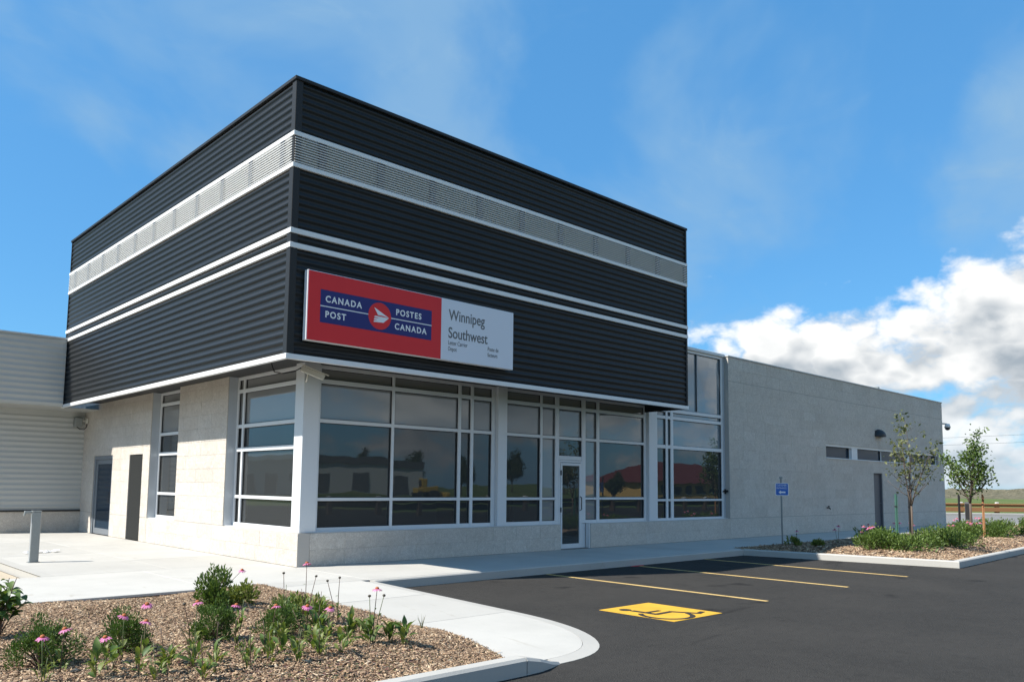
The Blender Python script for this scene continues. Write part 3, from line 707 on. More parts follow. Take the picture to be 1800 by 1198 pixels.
bx('rule', M['white2'], sg, .25, 1.24, -.0085, -.007, .612, .628); bx('rule', M['white2'], sg, 1.68, 2.64, -.0085, -.007, .612, .628)
g = bmesh.new(); pts = [(1.46+.245*math.cos(t), .62+.245*math.sin(t)) for t in [2*math.pi*i/40 for i in range(40)]]
def plate(bm, pts, y0, y1):
    a = [bm.verts.new((x, y0, z)) for x, z in pts]; b = [bm.verts.new((x, y1, z)) for x, z in pts]; bm.faces.new(a); bm.faces.new(b[::-1])
    for i in range(len(pts)): bm.faces.new((a[i], a[(i+1) % len(pts)], b[(i+1) % len(pts)], b[i]))
plate(g, pts, -.010, -.0035); em = obj('round_emblem', g, M['red'], sg)
g = bmesh.new()
for q in ([(1.33, .755), (1.50, .655), (1.655, .612), (1.60, .56), (1.555, .590), (1.41, .60)], ):
    plate(g, [(1.335, .765), (1.655, .615), (1.53, .635), (1.42, .635)], -.0125, -.0095)
for k_ in range(3):
    plate(g, [(1.36-.012*k_, .615-.045*k_), (1.655, .61), (1.60-.03*k_, .58-.035*k_), (1.335-.004*k_, .59-.045*k_)], -.0125-.0006*k_, -.0095)
obj('arrow_logo', g, M['white2'], em)
text('Winnipeg', .30, 'grey', sg, 'lettering', (3.06, -.006, .80), FR, .80, .003, 1.0); text('Southwest', .30, 'grey', sg, 'lettering', (3.05, -.006, .45), FR, .80, .003, 1.0)
text('Letter Carrier\nDepot', .118, 'grey', sg, 'lettering', (3.05, -.006, .315), FR, .72, 0, 1.0, 1.0); text('Poste de\nfacteurs', .118, 'grey', sg, 'lettering', (4.08, -.006, .315), FR, .72, 0, 1.0, 1.0)

# CCTV camera under the corner
cc = empty('security_camera', (-.12, -.22, 3.62)); tag(cc, 'cream box security camera on a bracket at the corner column', 'security camera')
hz = obj('housing', box(bmesh.new(), -.05, .40, -.055, .055, -.06, .05, bev=.012), M['cctv'], cc); shd = obj('sunshield', box(bmesh.new(), -.09, .46, -.075, .075, .055, .072, bev=.006), M['cctv'], hz); obj('lens_window', box(bmesh.new(), .401, .41, -.04, .04, -.045, .035), M['black'], hz)
hz.rotation_euler = (R(8), R(20), R(-22)); hz.location = (.0, .0, -.03)
obj('bracket', tube(bmesh.new(), [(.09, .0, -.09), (.09, .03, -.20), (.11, .09, -.245), (.15, .17, -.23), (.20, .268, -.20)], .018, 8), M['cctv'], cc, True)
obj('cable', tube(bmesh.new(), [(-.04, .02, -.01), (-.12, .16, -.08), (-.19, .40, -.10), (-.22, .70, -.04), (-.22, .85, .16)], .011, 6), M['black'], cc, True)
# floodlight box on the annex corner
fl = empty('floodlight', (-.22, 13.26, 3.25)); tag(fl, 'grey floodlight box with looping cable beside the pale metal siding', 'floodlight')
bx('lamp_box', M['galv'], fl, -.12, .10, -.20, .0, -.12, .16, bev=.02); bx('junction_box', M['cctv'], fl, .16, .21, -.35, -.20, -.02, .14, bev=.01); bx('arm', M['galv'], fl, -.02, .02, -.02, .012, .0, .05); bx('arm', M['cctv'], fl, .10, .16, -.24, -.20, .04, .07)
obj('cable', tube(bmesh.new(), [(-.06, -.15, -.11), (.02, -.2, -.19), (.12, -.26, -.20), (.18, -.28, -.12), (.19, -.28, -.01)], .014, 6), M['black'], fl, True)
# dome camera on the wing's end
dm = empty('dome_camera', (33.06, .06, 4.55)); tag(dm, 'white dome camera hanging off the far end of the stone wing', 'security camera')
obj('arm', tube(bmesh.new(), [(-.01, .08, .10), (.12, -.02, .10), (.28, -.16, .08)], .035, 8), M['cctv'], dm, True)
g = bmesh.new(); bmesh.ops.create_cone(g, segments=16, radius1=.14, radius2=.09, depth=.18, cap_ends=True, matrix=Matrix.Translation((.30, -.18, .0))); obj('housing', g, M['white'], dm, True)
g = bmesh.new(); bmesh.ops.create_uvsphere(g, u_segments=16, v_segments=10, radius=.115, matrix=Matrix.Translation((.30, -.18, -.10))); obj('dome', g, M['black'], dm, True)
# half-round wall light above the wing door
wl = empty('wall_light', (25.75, 0, 3.66)); tag(wl, 'dark half-round wall light above the strip window of the stone wing', 'wall light')
g = bmesh.new(); bmesh.ops.create_uvsphere(g, u_segments=24, v_segments=14, radius=1, matrix=Matrix.Diagonal((.34, .30, .30, 1)))
bmesh.ops.delete(g, geom=[v for v in g.verts if v.co.z < -.01 or v.co.y > .01], context='VERTS'); obj('shade', g, M['black'], wl, True, loc=(0, -.004, 0))
bx('lamp', M['dark'], wl, -.22, .22, -.22, -.004, .02, .06); bx('back_plate', M['black'], wl, -.30, .30, -.012, -.0045, .0, .24)
# hose tap
tp = empty('wall_tap', (21.08, 0, .87)); tag(tp, 'small dark tap on the stone wing wall', 'tap')
obj('spout', tube(bmesh.new(), [(0, .0, 0), (0, -.09, 0), (0, -.13, -.05)], .022, 8), M['black'], tp, True); obj('handwheel', tube(bmesh.new(), [(0, -.07, .02), (0, -.07, .07)], [.01, .04], 8), M['black'], tp)
# small black bracket on the wing jamb
hb = empty('wall_bracket', (14.55, .14, 1.42)); tag(hb, 'small black fitting on the silver jamb beside the stone wing', 'bracket')
bx('plate', M['black'], hb, -.03, .03, -.03, -.0, -.07, .08, bev=.005); bx('arm', M['black'], hb, -.12, -.03, -.028, -.005, -.01, .03); bx('knob', M['black'], hb, -.02, .03, -.11, -.03, -.02, .05, bev=.01)

# ------------------------------------------------------------------ street furniture
ps = empty('entrance_sign', (12.45, -2.84, -.0), R(-28)); tag(ps, 'small blue customer entrance sign with white arrow on a thin grey post', 'sign')
obj('post', tube(bmesh.new(), [(0, .02, -.1), (-.01, .02, 1.80)], .022, 8), M['galv'], ps); obj('post_cap', box(bmesh.new(), -.05, .03, .0, .045, 1.79, 1.84, bev=.01), M['galv'], ps)
g = bmesh.new(); 
def rrect(x0, x1, z0, z1, r): return [(cx+r*math.cos(a), cz+r*math.sin(a)) for cx, cz, s in ((x1-r, z1-r, 0), (x0+r, z1-r, 90), (x0+r, z0+r, 180), (x1-r, z0+r, 270)) for a in [R(s+i*22.5) for i in range(5)]]
SG = empty('plate', (.0, 0, 1.51), R(-32), ps)
plate(g, rrect(-.165, .165, -.165, .165, .03), -.012, -.004); obj('border', g, M['white2'], SG)
g = bmesh.new(); plate(g, rrect(-.15, .15, -.15, .15, .025), -.015, -.0125); obj('face', g, M['blue'], SG)
text('CUSTOMER\nENTRANCE', .062, 'white2', SG, 'lettering', (-.135, -.0165, .085), FR, .78, .0, 1, 1.15, .001)
g = bmesh.new(); plate(g, [(-.085, -.075), (-.03, -.025), (-.03, -.055), (.085, -.055), (.085, -.095), (-.03, -.095), (-.03, -.125)], -.0175, -.0155); obj('arrow', g, M['white2'], SG)

bo = empty('bollard', (-3.40, 3.66, 0), R(0)); tag(bo, 'galvanised steel bollard with bracket top standing on the concrete walk', 'bollard')
g = bmesh.new(); box(g, -.075, .075, -.05, .05, 0, .93, bev=.008); obj('post', g, M['galv'], bo); bx('cap', M['galv'], bo, -.08, .08, -.055, .055, .932, .95, bev=.004); bx('bracket', M['galv'], bo, -.20, -.08, -.03, .03, .90, .945, bev=.006); bx('lip', M['galv'], bo, -.205, -.185, -.03, .03, .86, .905)
bx('weld_seam', M['white2'], bo, -.079, -.0755, -.02, -.006, .02, .9); bx('base_plate', M['galv'], bo, -.1, .1, -.075, .075, 0.002, .008)
# crumpled paper litter
lt = bmesh.new(); r2 = random.Random(4)
for i in range(9):
    a = r2.uniform(0, 6.28); cx, cy = (i-4)*.075+r2.uniform(-.03, .03), r2.uniform(-.06, .06)
    vv_ = [lt.verts.new((cx+r2.uniform(.05, .09)*math.cos(a+t), cy+r2.uniform(.05, .09)*math.sin(a+t), r2.uniform(.002, .045))) for t in (0, 1.2, 2.5, 3.8, 5)]; c_ = lt.verts.new((cx, cy, r2.uniform(.03, .06)))
    for j in range(5): lt.faces.new((vv_[j], vv_[(j+1) % 5], c_))
lo = obj('crumpled_paper', lt, M['paper'], None, loc=(-2.75, 5.75, .004)); lo.rotation_euler = (0, 0, .25); tag(lo, 'scrap of white crumpled paper lying on the concrete walk', 'litter')
ub = empty('utility_box', (42.3, 1.9, -.146)); tag(ub, 'slim dark grey utility box on the side road behind the trees', 'utility box')
bx('cabinet', M['door2'], ub, -.14, .14, -.12, .12, .03, 1.04, bev=.015); bx('plinth', M['grey'], ub, -.18, .18, -.16, .16, 0, .03); bx('lid', M['door2'], ub, -.155, .155, -.135, .135, 1.041, 1.07, bev=.008); bx('door_line', M['black'], ub, -.143, -.1405, -.1, .1, .1, .98)

def guard_rail(label, p0, p1, zb, n, wm='wood'):
    p0, p1 = Vector(p0), Vector(p1); t = p1-p0; L_ = t.length
    r_ = empty('guard_rail', (p0.x, p0.y, zb), math.atan2(t.y, t.x)); tag(r_, label, 'guard rail')
    bx('rail', M[wm], r_, 0, L_, -.12, -.06, .36, .66, bev=.01); bx('cap_rail', M[wm], r_, -.1, L_+.1, -.16, .16, .86, .94, bev=.01); bx('rail', M[wm], r_, 0, L_, -.05, .05, .72, .855)
    for i in range(n+1):
        x = L_*i/n; bx('post', M[wm], r_, x-.13, x+.13, -.058, .16, 0, .71 if i % 4 else .715); bx('post_cap', M['offwhite'], r_, x-.10, x+.10, -.08, .12, .941, 1.04, bev=.02)
guard_rail('brown timber guard rail along the side road beyond the stone wing', (47.8, 15.9), (78.5, -12.7), -.29, 16)
guard_rail('brown timber guard rail along the street side of the parking lot', (-30, -21), (90, -21), -.15, 44, 'bark2')

# ------------------------------------------------------------------ plants
def leafverts(C, D, S, Lr, Wr, fold=.25):
    """C centres(base), D direction, S side, lengths, widths -> verts (n,6,3), two quads each"""
    U = np.cross(D, S)
    b = C; m1 = C+D*(Lr*.45)[:, None]
    V = np.stack([b, m1+S*(Wr/2)[:, None]+U*(Wr*fold)[:, None], C+D*Lr[:, None]-U*(Lr*.12)[:, None], m1-S*(Wr/2)[:, None]+U*(Wr*fold)[:, None], m1+U*0], 1)
    return V
LQ = np.array([(0, 1, 4), (1, 2, 4), (2, 3, 4), (3, 0, 4)])
def leaves(name, C, D, Lr, Wr, m, parent):
    n = len(C); D = D/np.linalg.norm(D, axis=1)[:, None]
    rv = NR.normal(size=(n, 3)); S = np.cross(D, rv); S /= np.linalg.norm(S, axis=1)[:, None]
    V = leafverts(C, D, S, Lr, Wr); F = (LQ[None]+(np.arange(n)*5)[:, None, None]).reshape(-1, 3)
    return arrays(name, V.reshape(-1, 3), F, m, parent)
def unit(n):
    v = NR.normal(size=(n, 3)); return v/np.linalg.norm(v, axis=1)[:, None]
def shrub(name, label, loc, rx, rz, m, n, ll, group=None, cat='shrub', clumps=14, spiky=.0):
    r_ = empty(name, loc); tag(r_, label, cat, group)
    cl = unit(clumps); cl[:, 2] = np.abs(cl[:, 2])*1.0; rad = NR.uniform(.45, .95, clumps)
    cc_ = cl*rad[:, None]*np.array([rx, rx, rz*.95]); cc_[:, 2] += rz*.12
    g = bmesh.new()
    for c in cc_: tube(g, [(0, 0, -.03), (c[0]*.4, c[1]*.4, c[2]*.5), tuple(c)], [.008, .006, .003], 4)
    obj('stems', g, M['stemr'], r_)
    idx = NR.integers(0, clumps, n); cr = NR.uniform(.22, .42, clumps)*rx
    u = unit(n); P = cc_[idx]+u*(cr[idx]*NR.random(n)**.4)[:, None]*np.array([1, 1, 1.15+spiky]); P[:, 2] = np.maximum(P[:, 2], .01)
    D = u*.8+cc_[idx]/rx*.5+np.array([0, 0, .6]); L = NR.uniform(.6, 1.2, n)*ll
    leaves('foliage', P, D, L, L*.5, m, r_)['kind'] = 'stuff'
    return r_
# single leaf mesh, shared
def one_leaf(name, L, W_, m, curl):
    V = []; F = []; ns = 5
    prof = [0.05, .7, 1, .8, .42, .0]
    for i in range(ns+1):
        t = i/ns; w = W_/2*prof[i]; z = curl*math.sin(t*1.9)*L*.5-curl*t*t*L*.35
        V += [(t*L, -w, z+w*.35), (t*L, 0, z), (t*L, w, z+w*.35)]
    for i in range(ns):
        a = i*3; F += [(a, a+3, a+4, a+1), (a+1, a+4, a+5, a+2)]
    me = bpy.data.meshes.new(name); me.from_pydata(V, [], F); me.materials.append(m); me.polygons.foreach_set('use_smooth', [True]*len(F)); return me
LEAF = [one_leaf('leaf', .11, .036, M['cone'], .5), one_leaf('leaf', .11, .040, M['cone'], 1.0), one_leaf('leaf', .10, .032, M['yleaf'], .8), one_leaf('leaf', .11, .044, M['cone'], .2)]
def flower_meshes():
    bm = bmesh.new(); n = 14
    for i in range(n):
        a = 2*math.pi*i/n+rng.uniform(-.08, .08); dr_ = rng.uniform(.25, .75); L = rng.uniform(.036, .044); ca_, sa = math.cos(a), math.sin(a); prev = None
        for t, w in ((0, .003), (.5, .0062), (.9, .0052), (1, .0015)):
            rr_ = .008+L*t*math.cos(dr_*t); z = -L*t*math.sin(dr_*t)*.8
            cur = [bm.verts.new((ca_*rr_-sa*s*w, sa*rr_+ca_*s*w, z+abs(s)*.0012)) for s in (-1, 1)]
            if prev: bm.faces.new((prev[0], cur[0], cur[1], prev[1]))
            prev = cur
    pet = mesh('petals', bm); bm = bmesh.new(); bmesh.ops.create_uvsphere(bm, u_segments=12, v_segments=8, radius=.016, matrix=Matrix.Translation((0, 0, .004)) @ Matrix.Diagonal((1, 1, .85, 1))); con = mesh('cone', bm, True)
    bm = bmesh.new(); bmesh.ops.create_uvsphere(bm, u_segments=10, v_segments=6, radius=.013, matrix=Matrix.Diagonal((1, 1, .8, 1))); bud = mesh('seed_head', bm, True); return pet, con, bud
PET, CON, BUD = flower_meshes()
def coneflower(label, loc, stems, nleaf, size=1., group='coneflower plants in the front bed', yl=.2, fs=1.):
    """stems: (dx, dy, height, kind) kind f flower b bud n none"""
    r_ = empty('coneflower', loc); tag(r_, label, 'flower', group)
    for (dx_, dy_, h, kd) in stems:
        b = Vector((dx_*.25, dy_*.25, -.03)); tip_ = Vector((dx_, dy_, h)); mid = (b+tip_)/2+Vector((-dx_*.12, -dy_*.12, h*.05))
        obj('stem', tube(bmesh.new(), [b, (b+mid)/2, mid, (mid+tip_)/2, tip_], [.0048, .0045, .004, .0035, .003], 5), M['stemg'] if rng.random() < .6 else M['stemr'], r_, True)
        tl = (R(rng.uniform(-18, 18)), R(rng.uniform(-18, 18)), rng.uniform(0, 6))
        if kd == 'f':
            c_ = link('flower_head', CON, M['conehead'], r_, tip_, tl, (fs, fs, fs)); link('petals', PET, M['petal'], c_)
        elif kd == 'b': link('seed_head', BUD, M['bud'], r_, tip_, tl, (fs, fs, fs))
        for i in range(max(2, int(h*8))):
            t = .18+.62*i/max(2, int(h*8)); p = b.lerp(tip_, t); s = size*rng.uniform(.45, .75)*(1.15-t)
            link('leaf', LEAF[2] if rng.random() < yl else rng.choice(LEAF), None, r_, p, (rng.uniform(-.4, .4), rng.uniform(-.7, .25), rng.uniform(0, 6.28)), (s, s, s))
    for i in range(nleaf):
        a = rng.uniform(0, 6.28); s = size*rng.uniform(.7, 1.25); q = rng.uniform(0, .05)
        link('leaf', LEAF[2] if rng.random() < yl else rng.choice(LEAF), None, r_, (q*math.cos(a), q*math.sin(a), rng.uniform(.01, .12)*size), (rng.uniform(-.4, .4), rng.uniform(-1.15, -.15), a), (s, s, s))
    return r_
def onbed(x, y, zf=zbed): return (x, y, zf(x, y)+.002)
G1 = 'boxwood shrubs in the front bed'
def sh(label, x, y, rx, rz, n=2600): return shrub('boxwood_shrub', label, onbed(x, y), rx, rz, M['box'], n, .026, G1, clumps=26)
sh('round dense green shrub close to the tall large-leaved bush', -5.53, -5.95, .27, .40, 4200)
sh('low green shrub with two pink coneflowers leaning over its mulch', -4.87, -5.85, .22, .36, 3200)
sh('full green shrub with a taller upright shrub growing right behind it', -4.12, -5.95, .20, .33, 3400)
sh('small spreading green shrub amid the thickest patch of coneflowers', -3.42, -5.95, .23, .27, 3200)
shrub('boxwood_shrub', 'upright narrow green shrub rising above the edge of the concrete walk', onbed(-3.36, -4.2), .20, .44, M['lily'], 2600, .04, G1, clumps=22, spiky=.5)
shrub('low_plant', 'loose yellow-green plant beside the upright narrow shrub at the walk edge', onbed(-2.95, -4.0), .30, .17, M['yleaf'], 900, .06, cat='plant', clumps=14)
shrub('low_plant', 'sprawling yellow-green plant behind the small spreading shrub', onbed(-2.7, -5.0), .28, .15, M['yleaf'], 800, .06, cat='plant', clumps=14)
# large-leaved plant at the left
r_ = empty('leafy_bush', onbed(-5.55, -4.45)); tag(r_, 'tall bush with large pointed dark leaves growing next to the pale walk', 'bush')
LB = one_leaf('leaf', .14, .07, M['lily'], .7)
for i in range(16):
    a = rng.uniform(0, 6.28); h = rng.uniform(.3, .56); q = rng.uniform(.04, .26)
    tp_ = Vector((q*math.cos(a), q*math.sin(a), h)); obj('stem', tube(bmesh.new(), [(0, 0, -.02), tp_*.55+Vector((0, 0, .05)), tp_], [.008, .006, .003], 5), M['stemr'], r_)
    for k_ in range(7):
        t = rng.uniform(.4, 1); s = rng.uniform(.7, 1.2); link('leaf', LB, None, r_, tp_*t+Vector((0, 0, .05*(1-t))), (rng.uniform(-.5, .5), rng.uniform(-.6, .7), rng.uniform(0, 6.28)), (s, s, s))
def cf(label, x, y, st, nl, size=1, yl=.2, fs=1.2): coneflower(label, onbed(x, y), st, nl, size, yl=yl, fs=fs)
cf('coneflower with one pink bloom in front of the round dense shrub', -5.5, -6.35, [(.02, .0, .33, 'f'), (-.12, .05, .28, 'f')], 7)
cf('coneflower with drooping pink petals in front of the low two-flower shrub', -4.98, -6.15, [(.0, .0, .36, 'f'), (-.14, -.1, .24, 'n')], 6, yl=.5)
cf('two-stemmed coneflower against the low shrub, its blooms facing up', -4.83, -6.2, [(.05, .1, .42, 'f'), (-.02, -.1, .31, 'f')], 6, yl=.5)
cf('pale pink coneflower on a bare stem between the round and the low shrub', -5.15, -6.25, [(0, 0, .22, 'f'), (.12, 0, .16, 'n')], 5, yl=.6)
cf('thin coneflower with pink bloom and dark seed head beside the full shrub', -4.42, -6.25, [(.03, .03, .40, 'f'), (-.10, .0, .40, 'b'), (-.16, -.1, .22, 'n')], 6, yl=.5)
cf('coneflower with a single bloom to the lit side of the full shrub', -3.88, -5.9, [(0, 0, .30, 'f')], 4)
cf('coneflower with pink blooms touching the small spreading shrub', -3.62, -6.1, [(.03, -.03, .31, 'f'), (-.12, 0, .28, 'n')], 10)
cf('coneflower with red-centred blooms in the thickest flower patch', -3.38, -6.35, [(0, 0, .33, 'f'), (-.1, .1, .3, 'n')], 12)
cf('coneflower with wide drooping petals over bare mulch', -3.22, -6.45, [(.03, 0, .31, 'f'), (.14, .06, .3, 'n'), (-.05, .1, .26, 'n')], 14)
cf('tall coneflower carrying a pink bloom and several seed heads over the walk', -2.95, -5.55, [(.06, .1, .60, 'f'), (.12, .0, .47, 'b'), (-.05, 0, .35, 'n'), (.05, -.05, .28, 'n')], 14, 1.1)
cf('tall coneflower with a dark seed head on a bare stem', -3.05, -5.3, [(-.03, .0, .50, 'b'), (.06, .1, .36, 'n'), (-.08, .0, .25, 'n')], 12, 1.1)
cf('coneflower with two small buds close to the ramp', -2.62, -5.65, [(.02, 0, .45, 'b'), (-.1, .05, .42, 'b')], 5)
cf('leafy coneflower with broad leaves and one upright bloom near the kerb', -3.05, -6.95, [(.05, .0, .50, 'f'), (-.02, .02, .44, 'b'), (.15, .03, .43, 'b')], 24, 1.25, .0)
cf('low broad-leaved coneflower without blooms at the ramp end of the bed', -2.85, -6.95, [(.1, 0, .18, 'n')], 16, 1.2, .0)
cf('seedling coneflower with dark seed heads at the walk edge', -3.1, -3.5, [(0, 0, .33, 'b'), (.12, .05, .36, 'b'), (.4, 0, .38, 'f')], 4)
for i, (x, y, h) in enumerate([(-5.35, -6.75, .22), (-5.05, -6.75, .30), (-4.86, -6.8, .34), (-4.62, -6.75, .26), (-4.42, -6.7, .33), (-4.22, -6.85, .24), (-4.02, -6.8, .30), (-3.82, -6.95, .22), (-3.62, -6.9, .20), (-4.7, -7.15, .3), (-4.3, -7.1, .3), (-3.95, -7.2, .27), (-5.7, -6.7, .3), (-3.5, -7.15, .2), (-3.3, -6.95, .22), (-3.75, -6.55, .24), (-4.15, -6.5, .28), (-3.25, -5.75, .3), (-3.6, -5.4, .3), (-2.75, -6.3, .22), (-5.2, -6.55, .2), (-4.75, -6.6, .22), (-4.55, -7.0, .26), (-4.1, -7.05, .24), (-3.85, -6.75, .2), (-3.7, -7.15, .22), (-3.45, -6.7, .2), (-3.1, -6.25, .22), (-2.95, -6.7, .2), (-3.3, -6.55, .2), (-5.0, -7.0, .28), (-2.6, -5.3, .2)]):
    cf('young coneflower stem with yellow-green leaves and no bloom in the front bed', x, y, [(rng.uniform(-.05, .05), rng.uniform(-.05, .05), h, 'n'), (rng.uniform(-.1, .1), rng.uniform(-.1, .1), h*.6, 'n')], rng.randint(7, 14), rng.uniform(.8, 1.3), .5)
for lab, x, y, h, n_ in (('leafy coneflower clump filling the gap beside the small spreading shrub', -3.15, -6.15, .3, 16), ('leafy coneflower clump between the wide-petalled bloom and the broad-leaved one', -3.0, -6.5, .26, 18), ('leafy coneflower clump under the tall seed heads', -2.9, -5.75, .34, 16), ('broad dark-leaved coneflower clump next to the kerb with a long leaf leaning out', -2.78, -7.1, .2, 14)):
    cf(lab, x, y, [(.04, .03, h, 'n'), (-.07, .02, h*.8, 'n'), (.08, -.05, h*.7, 'n')], n_, 1.4, .12)
# grass tuft by the ramp
r_ = empty('grass_tuft', onbed(-1.78, -6.05)); tag(r_, 'small tuft of pale grass growing at the ramp joint', 'grass')
for i in range(9):
    a = rng.uniform(0, 6.28); obj('blade', tube(bmesh.new(), [(0, 0, -.02), (.02*math.cos(a), .02*math.sin(a), .07), (.05*math.cos(a), .05*math.sin(a), rng.uniform(.10, .17))], [.0035, .003, .0008], 3), M['yleaf'], r_)

# far bed: rows of perennials
G2 = 'leafy perennials in the far bed'
far = []
rr_ = random.Random(21)
for i in range(34):
    x = 13.0+rr_.random()**1.25*22; y = rr_.uniform(max(-6.0, float(yk(x))+.9), -3.1)
    far.append((x, y))
far += [(12.9, -4.4), (13.4, -5.3), (13.1, -3.6), (14.2, -5.7), (14.8, -4.4), (15.6, -5.6), (16.5, -5.3), (13.9, -4.7), (15.2, -5.0), (17.4, -5.5)]
def upx(x, y): v_ = Vector((x, y, 0))-CAM; return 881.09+1410.66*v_.dot(rt)/v_.dot(fwd)
far = [p_ for p_ in far if upx(*p_) > 1535]
for x, y in far:
    shrub('perennial', 'bushy green perennial in the bed around the young trees', onbed(x, y, zbed2), rr_.uniform(.40, .60), rr_.uniform(.24, .40), M['lily'], 800, .075, G2, 'plant', 14)
for i, (x, y) in enumerate([(12.3, -3.2), (12.7, -3.7)]):
    shrub('perennial', ['short pale perennial with a pink bloom by the blue sign', 'short leafy perennial between the blue sign and the trees'][i], onbed(x, y, zbed2), .2, .22, M['yleaf'], 260, .08, None, 'plant', 8)
for i in range(15):
    x = 13.5+rr_.random()**1.2*17; y = rr_.uniform(max(-5.6, float(yk(x))+1), -3.0)
    coneflower('pink coneflower rising from the bushy perennials around the young trees', onbed(x, y, zbed2), [(rr_.uniform(-.1, .1), 0, rr_.uniform(.40, .54), 'f'), (rr_.uniform(-.15, .15), .1, rr_.uniform(.36, .5), 'f')], 0, 1, 'coneflowers in the far bed', fs=1.5)
coneflower('single coneflower with dark buds between the blue sign and the perennials', onbed(12.2, -3.35, zbed2), [(0, 0, .38, 'f'), (.08, .05, .3, 'b')], 6, 1.2, None, fs=1.4)

# trees
def branch(bm, p, d_, L, r0, depth, tips, rr, spread=.55, gr=.25, kids=3):
    pts = [p]; rad = [r0]; q = p.copy(); dd_ = d_.copy(); n = 4
    for i in range(n):
        dd_ = (dd_+Vector((rr.uniform(-1, 1), rr.uniform(-1, 1), rr.uniform(-.3, 1)))*.10*1.4+Vector((0, 0, gr*.2))).normalized(); q = q+dd_*L/n; pts.append(q.copy()); rad.append(r0*(1-.6*(i+1)/n))
        tips.append((q.copy(), depth))
    tube(bm, pts, rad, 6 if depth < 2 else 4)
    if depth < 3:
        for k_ in range(kids):
            t = rr.uniform(.35, 1); i = min(n-1, int(t*n)); s = pts[i].lerp(pts[i+1], t*n-i) if t*n-i <= 1 else pts[i+1]
            a = rr.uniform(0, 6.28); o_ = Vector((math.cos(a), math.sin(a), .25)); branch(bm, s, (dd_*(1-spread)+o_*spread).normalized(), L*rr.uniform(.45, .65), rad[i+1]*.7, depth+1, tips, rr, spread, gr, kids)
def tree(name, label, loc, H_, fork, stems, lean, crown_n, ll, lm, seed, r0=.04, kids=3, spread=.5, sigma=.11, bark='bark', group=None, minz=0, L0=.55):
    rr = random.Random(seed); r_ = empty(name, loc); tag(r_, label, 'tree', group)
    g = bmesh.new(); tips = []
    tube(g, [(0, 0, -.1), (.01, 0, fork*.5), (0, .0, fork)], [r0*1.25, r0*1.05, r0], 8)
    for s in range(stems):
        a = 6.28*s/stems+rr.uniform(-.4, .4); ln = lean*rr.uniform(.7, 1.3) if s else lean*.15
        L = (H_-fork)*(rr.uniform(.62, .8) if s else 1)
        p = Vector((0, 0, fork)); d_ = Vector((math.cos(a)*ln, math.sin(a)*ln, 1)).normalized(); pts = [p]; n = 7
        for i in range(n): d_ = (d_+Vector((rr.uniform(-.09, .09), rr.uniform(-.09, .09), .06))).normalized(); pts.append(pts[-1]+d_*L/n)
        rad = [r0*.85*(1-.88*i/n) for i in range(n+1)]; tube(g, pts, rad, 6)
        for i in range(1, n+1):
            tips.append((pts[i], 2))
            for k_ in range(2 if i < n else 1):
                a2 = rr.uniform(0, 6.28); branch(g, pts[i], Vector((math.cos(a2)*.9, math.sin(a2)*.9, .55)).normalized(), L0*(H_-fork)*.55*(1.05-.72*i/n), rad[i]*.6, 1, tips, rr, spread, .25, kids)
    obj('trunk', g, M[bark], r_, True)
    T = np.array([tuple(t[0]) for t in tips if t[1] >= 1 and t[0].z > minz]); idx = NR.integers(0, len(T), crown_n)
    P = T[idx]+NR.normal(0, sigma, (crown_n, 3)); D = NR.normal(size=(crown_n, 3))+np.array([0, 0, -.15]); L = NR.uniform(.6, 1.15, crown_n)*ll
    leaves('crown', P, D, L, L*.55, lm, r_)['kind'] = 'stuff'
    return r_
tree('young_tree', 'sparse young tree with thin upright stems in front of the stone wing', onbed(13.95, -5.5, zbed2), 3.25, 1.05, 3, .22, 470, .115, M['tleaf2'], 5, .024, 1, .5, .07, minz=1.2, L0=.56)
tree('young_tree', 'fuller young tree with rounded green crown past the end of the stone wing', onbed(21.8, -4.45, zbed2), 3.2, 1.05, 4, .34, 2000, .12, M['tleaf'], 9, .036, 2, .5, .10, minz=1.0, L0=.54)
for i, (x, y, m, lab) in enumerate([(13.75, -5.2, 'teal', 'thin green tree stake beside the sparse young tree'), (14.35, -5.3, 'black', 'black tree stake beside the sparse young tree'), (21.5, -4.2, 'black', 'black tree stake left of the fuller young tree trunk'), (22.0, -4.75, 'wood', 'rusty brown tree stake beside the fuller young tree')]):
    lab = lab.replace('black tree stake left of the fuller young tree trunk', 'black tree stake beside the fuller young tree')
    r_ = empty('tree_stake', onbed(x, y, zbed2)); tag(r_, lab, 'stake'); bx('post', M[m], r_, -.02, .02, -.02, .02, -.2, 1.35 if i != 1 else 1.45); bx('tie', M['black'], r_, -.028, .028, -.028, .028, 1.02, 1.05); bx('flange', M[m], r_, -.004, .004, -.045, -.0205, -.15, 1.3)
# roadside tree just entering the picture
tree('roadside_tree', 'narrow rusty-leaved tree beyond the guard rail at the road', (70.5, 3.9, -.3), 5.6, 1.2, 3, .18, 3000, .22, M['rust'], 33, .09, 3, .5, .22, 'bark2', minz=1.2, L0=.35)

# far embankment of dry scrub and grass
V = []; F = []; nx, ny = 420, 14; rr_ = np.random.default_rng(3); hh = rr_.normal(0, .35, (ny+1, nx+1))
for j in range(ny+1):
    for i in range(nx+1):
        u, v = i/nx, j/ny; b = Vector((150, 160, 0)).lerp(Vector((330, -120, 0)), u); nrm_ = Vector((.84, .54, 0)); p = b+nrm_*(v*90); s = math.sin(min(1, v*1.6)*math.pi/2)
        V.append((p.x, p.y, -.4+2.3*s+hh[j, i]*s*.8))
for j in range(ny):
    for i in range(nx): a = j*(nx+1)+i; F.append((a, a+1, a+nx+2, a+nx+1))
struct(arrays('embankment', V, F, M['scrub']))
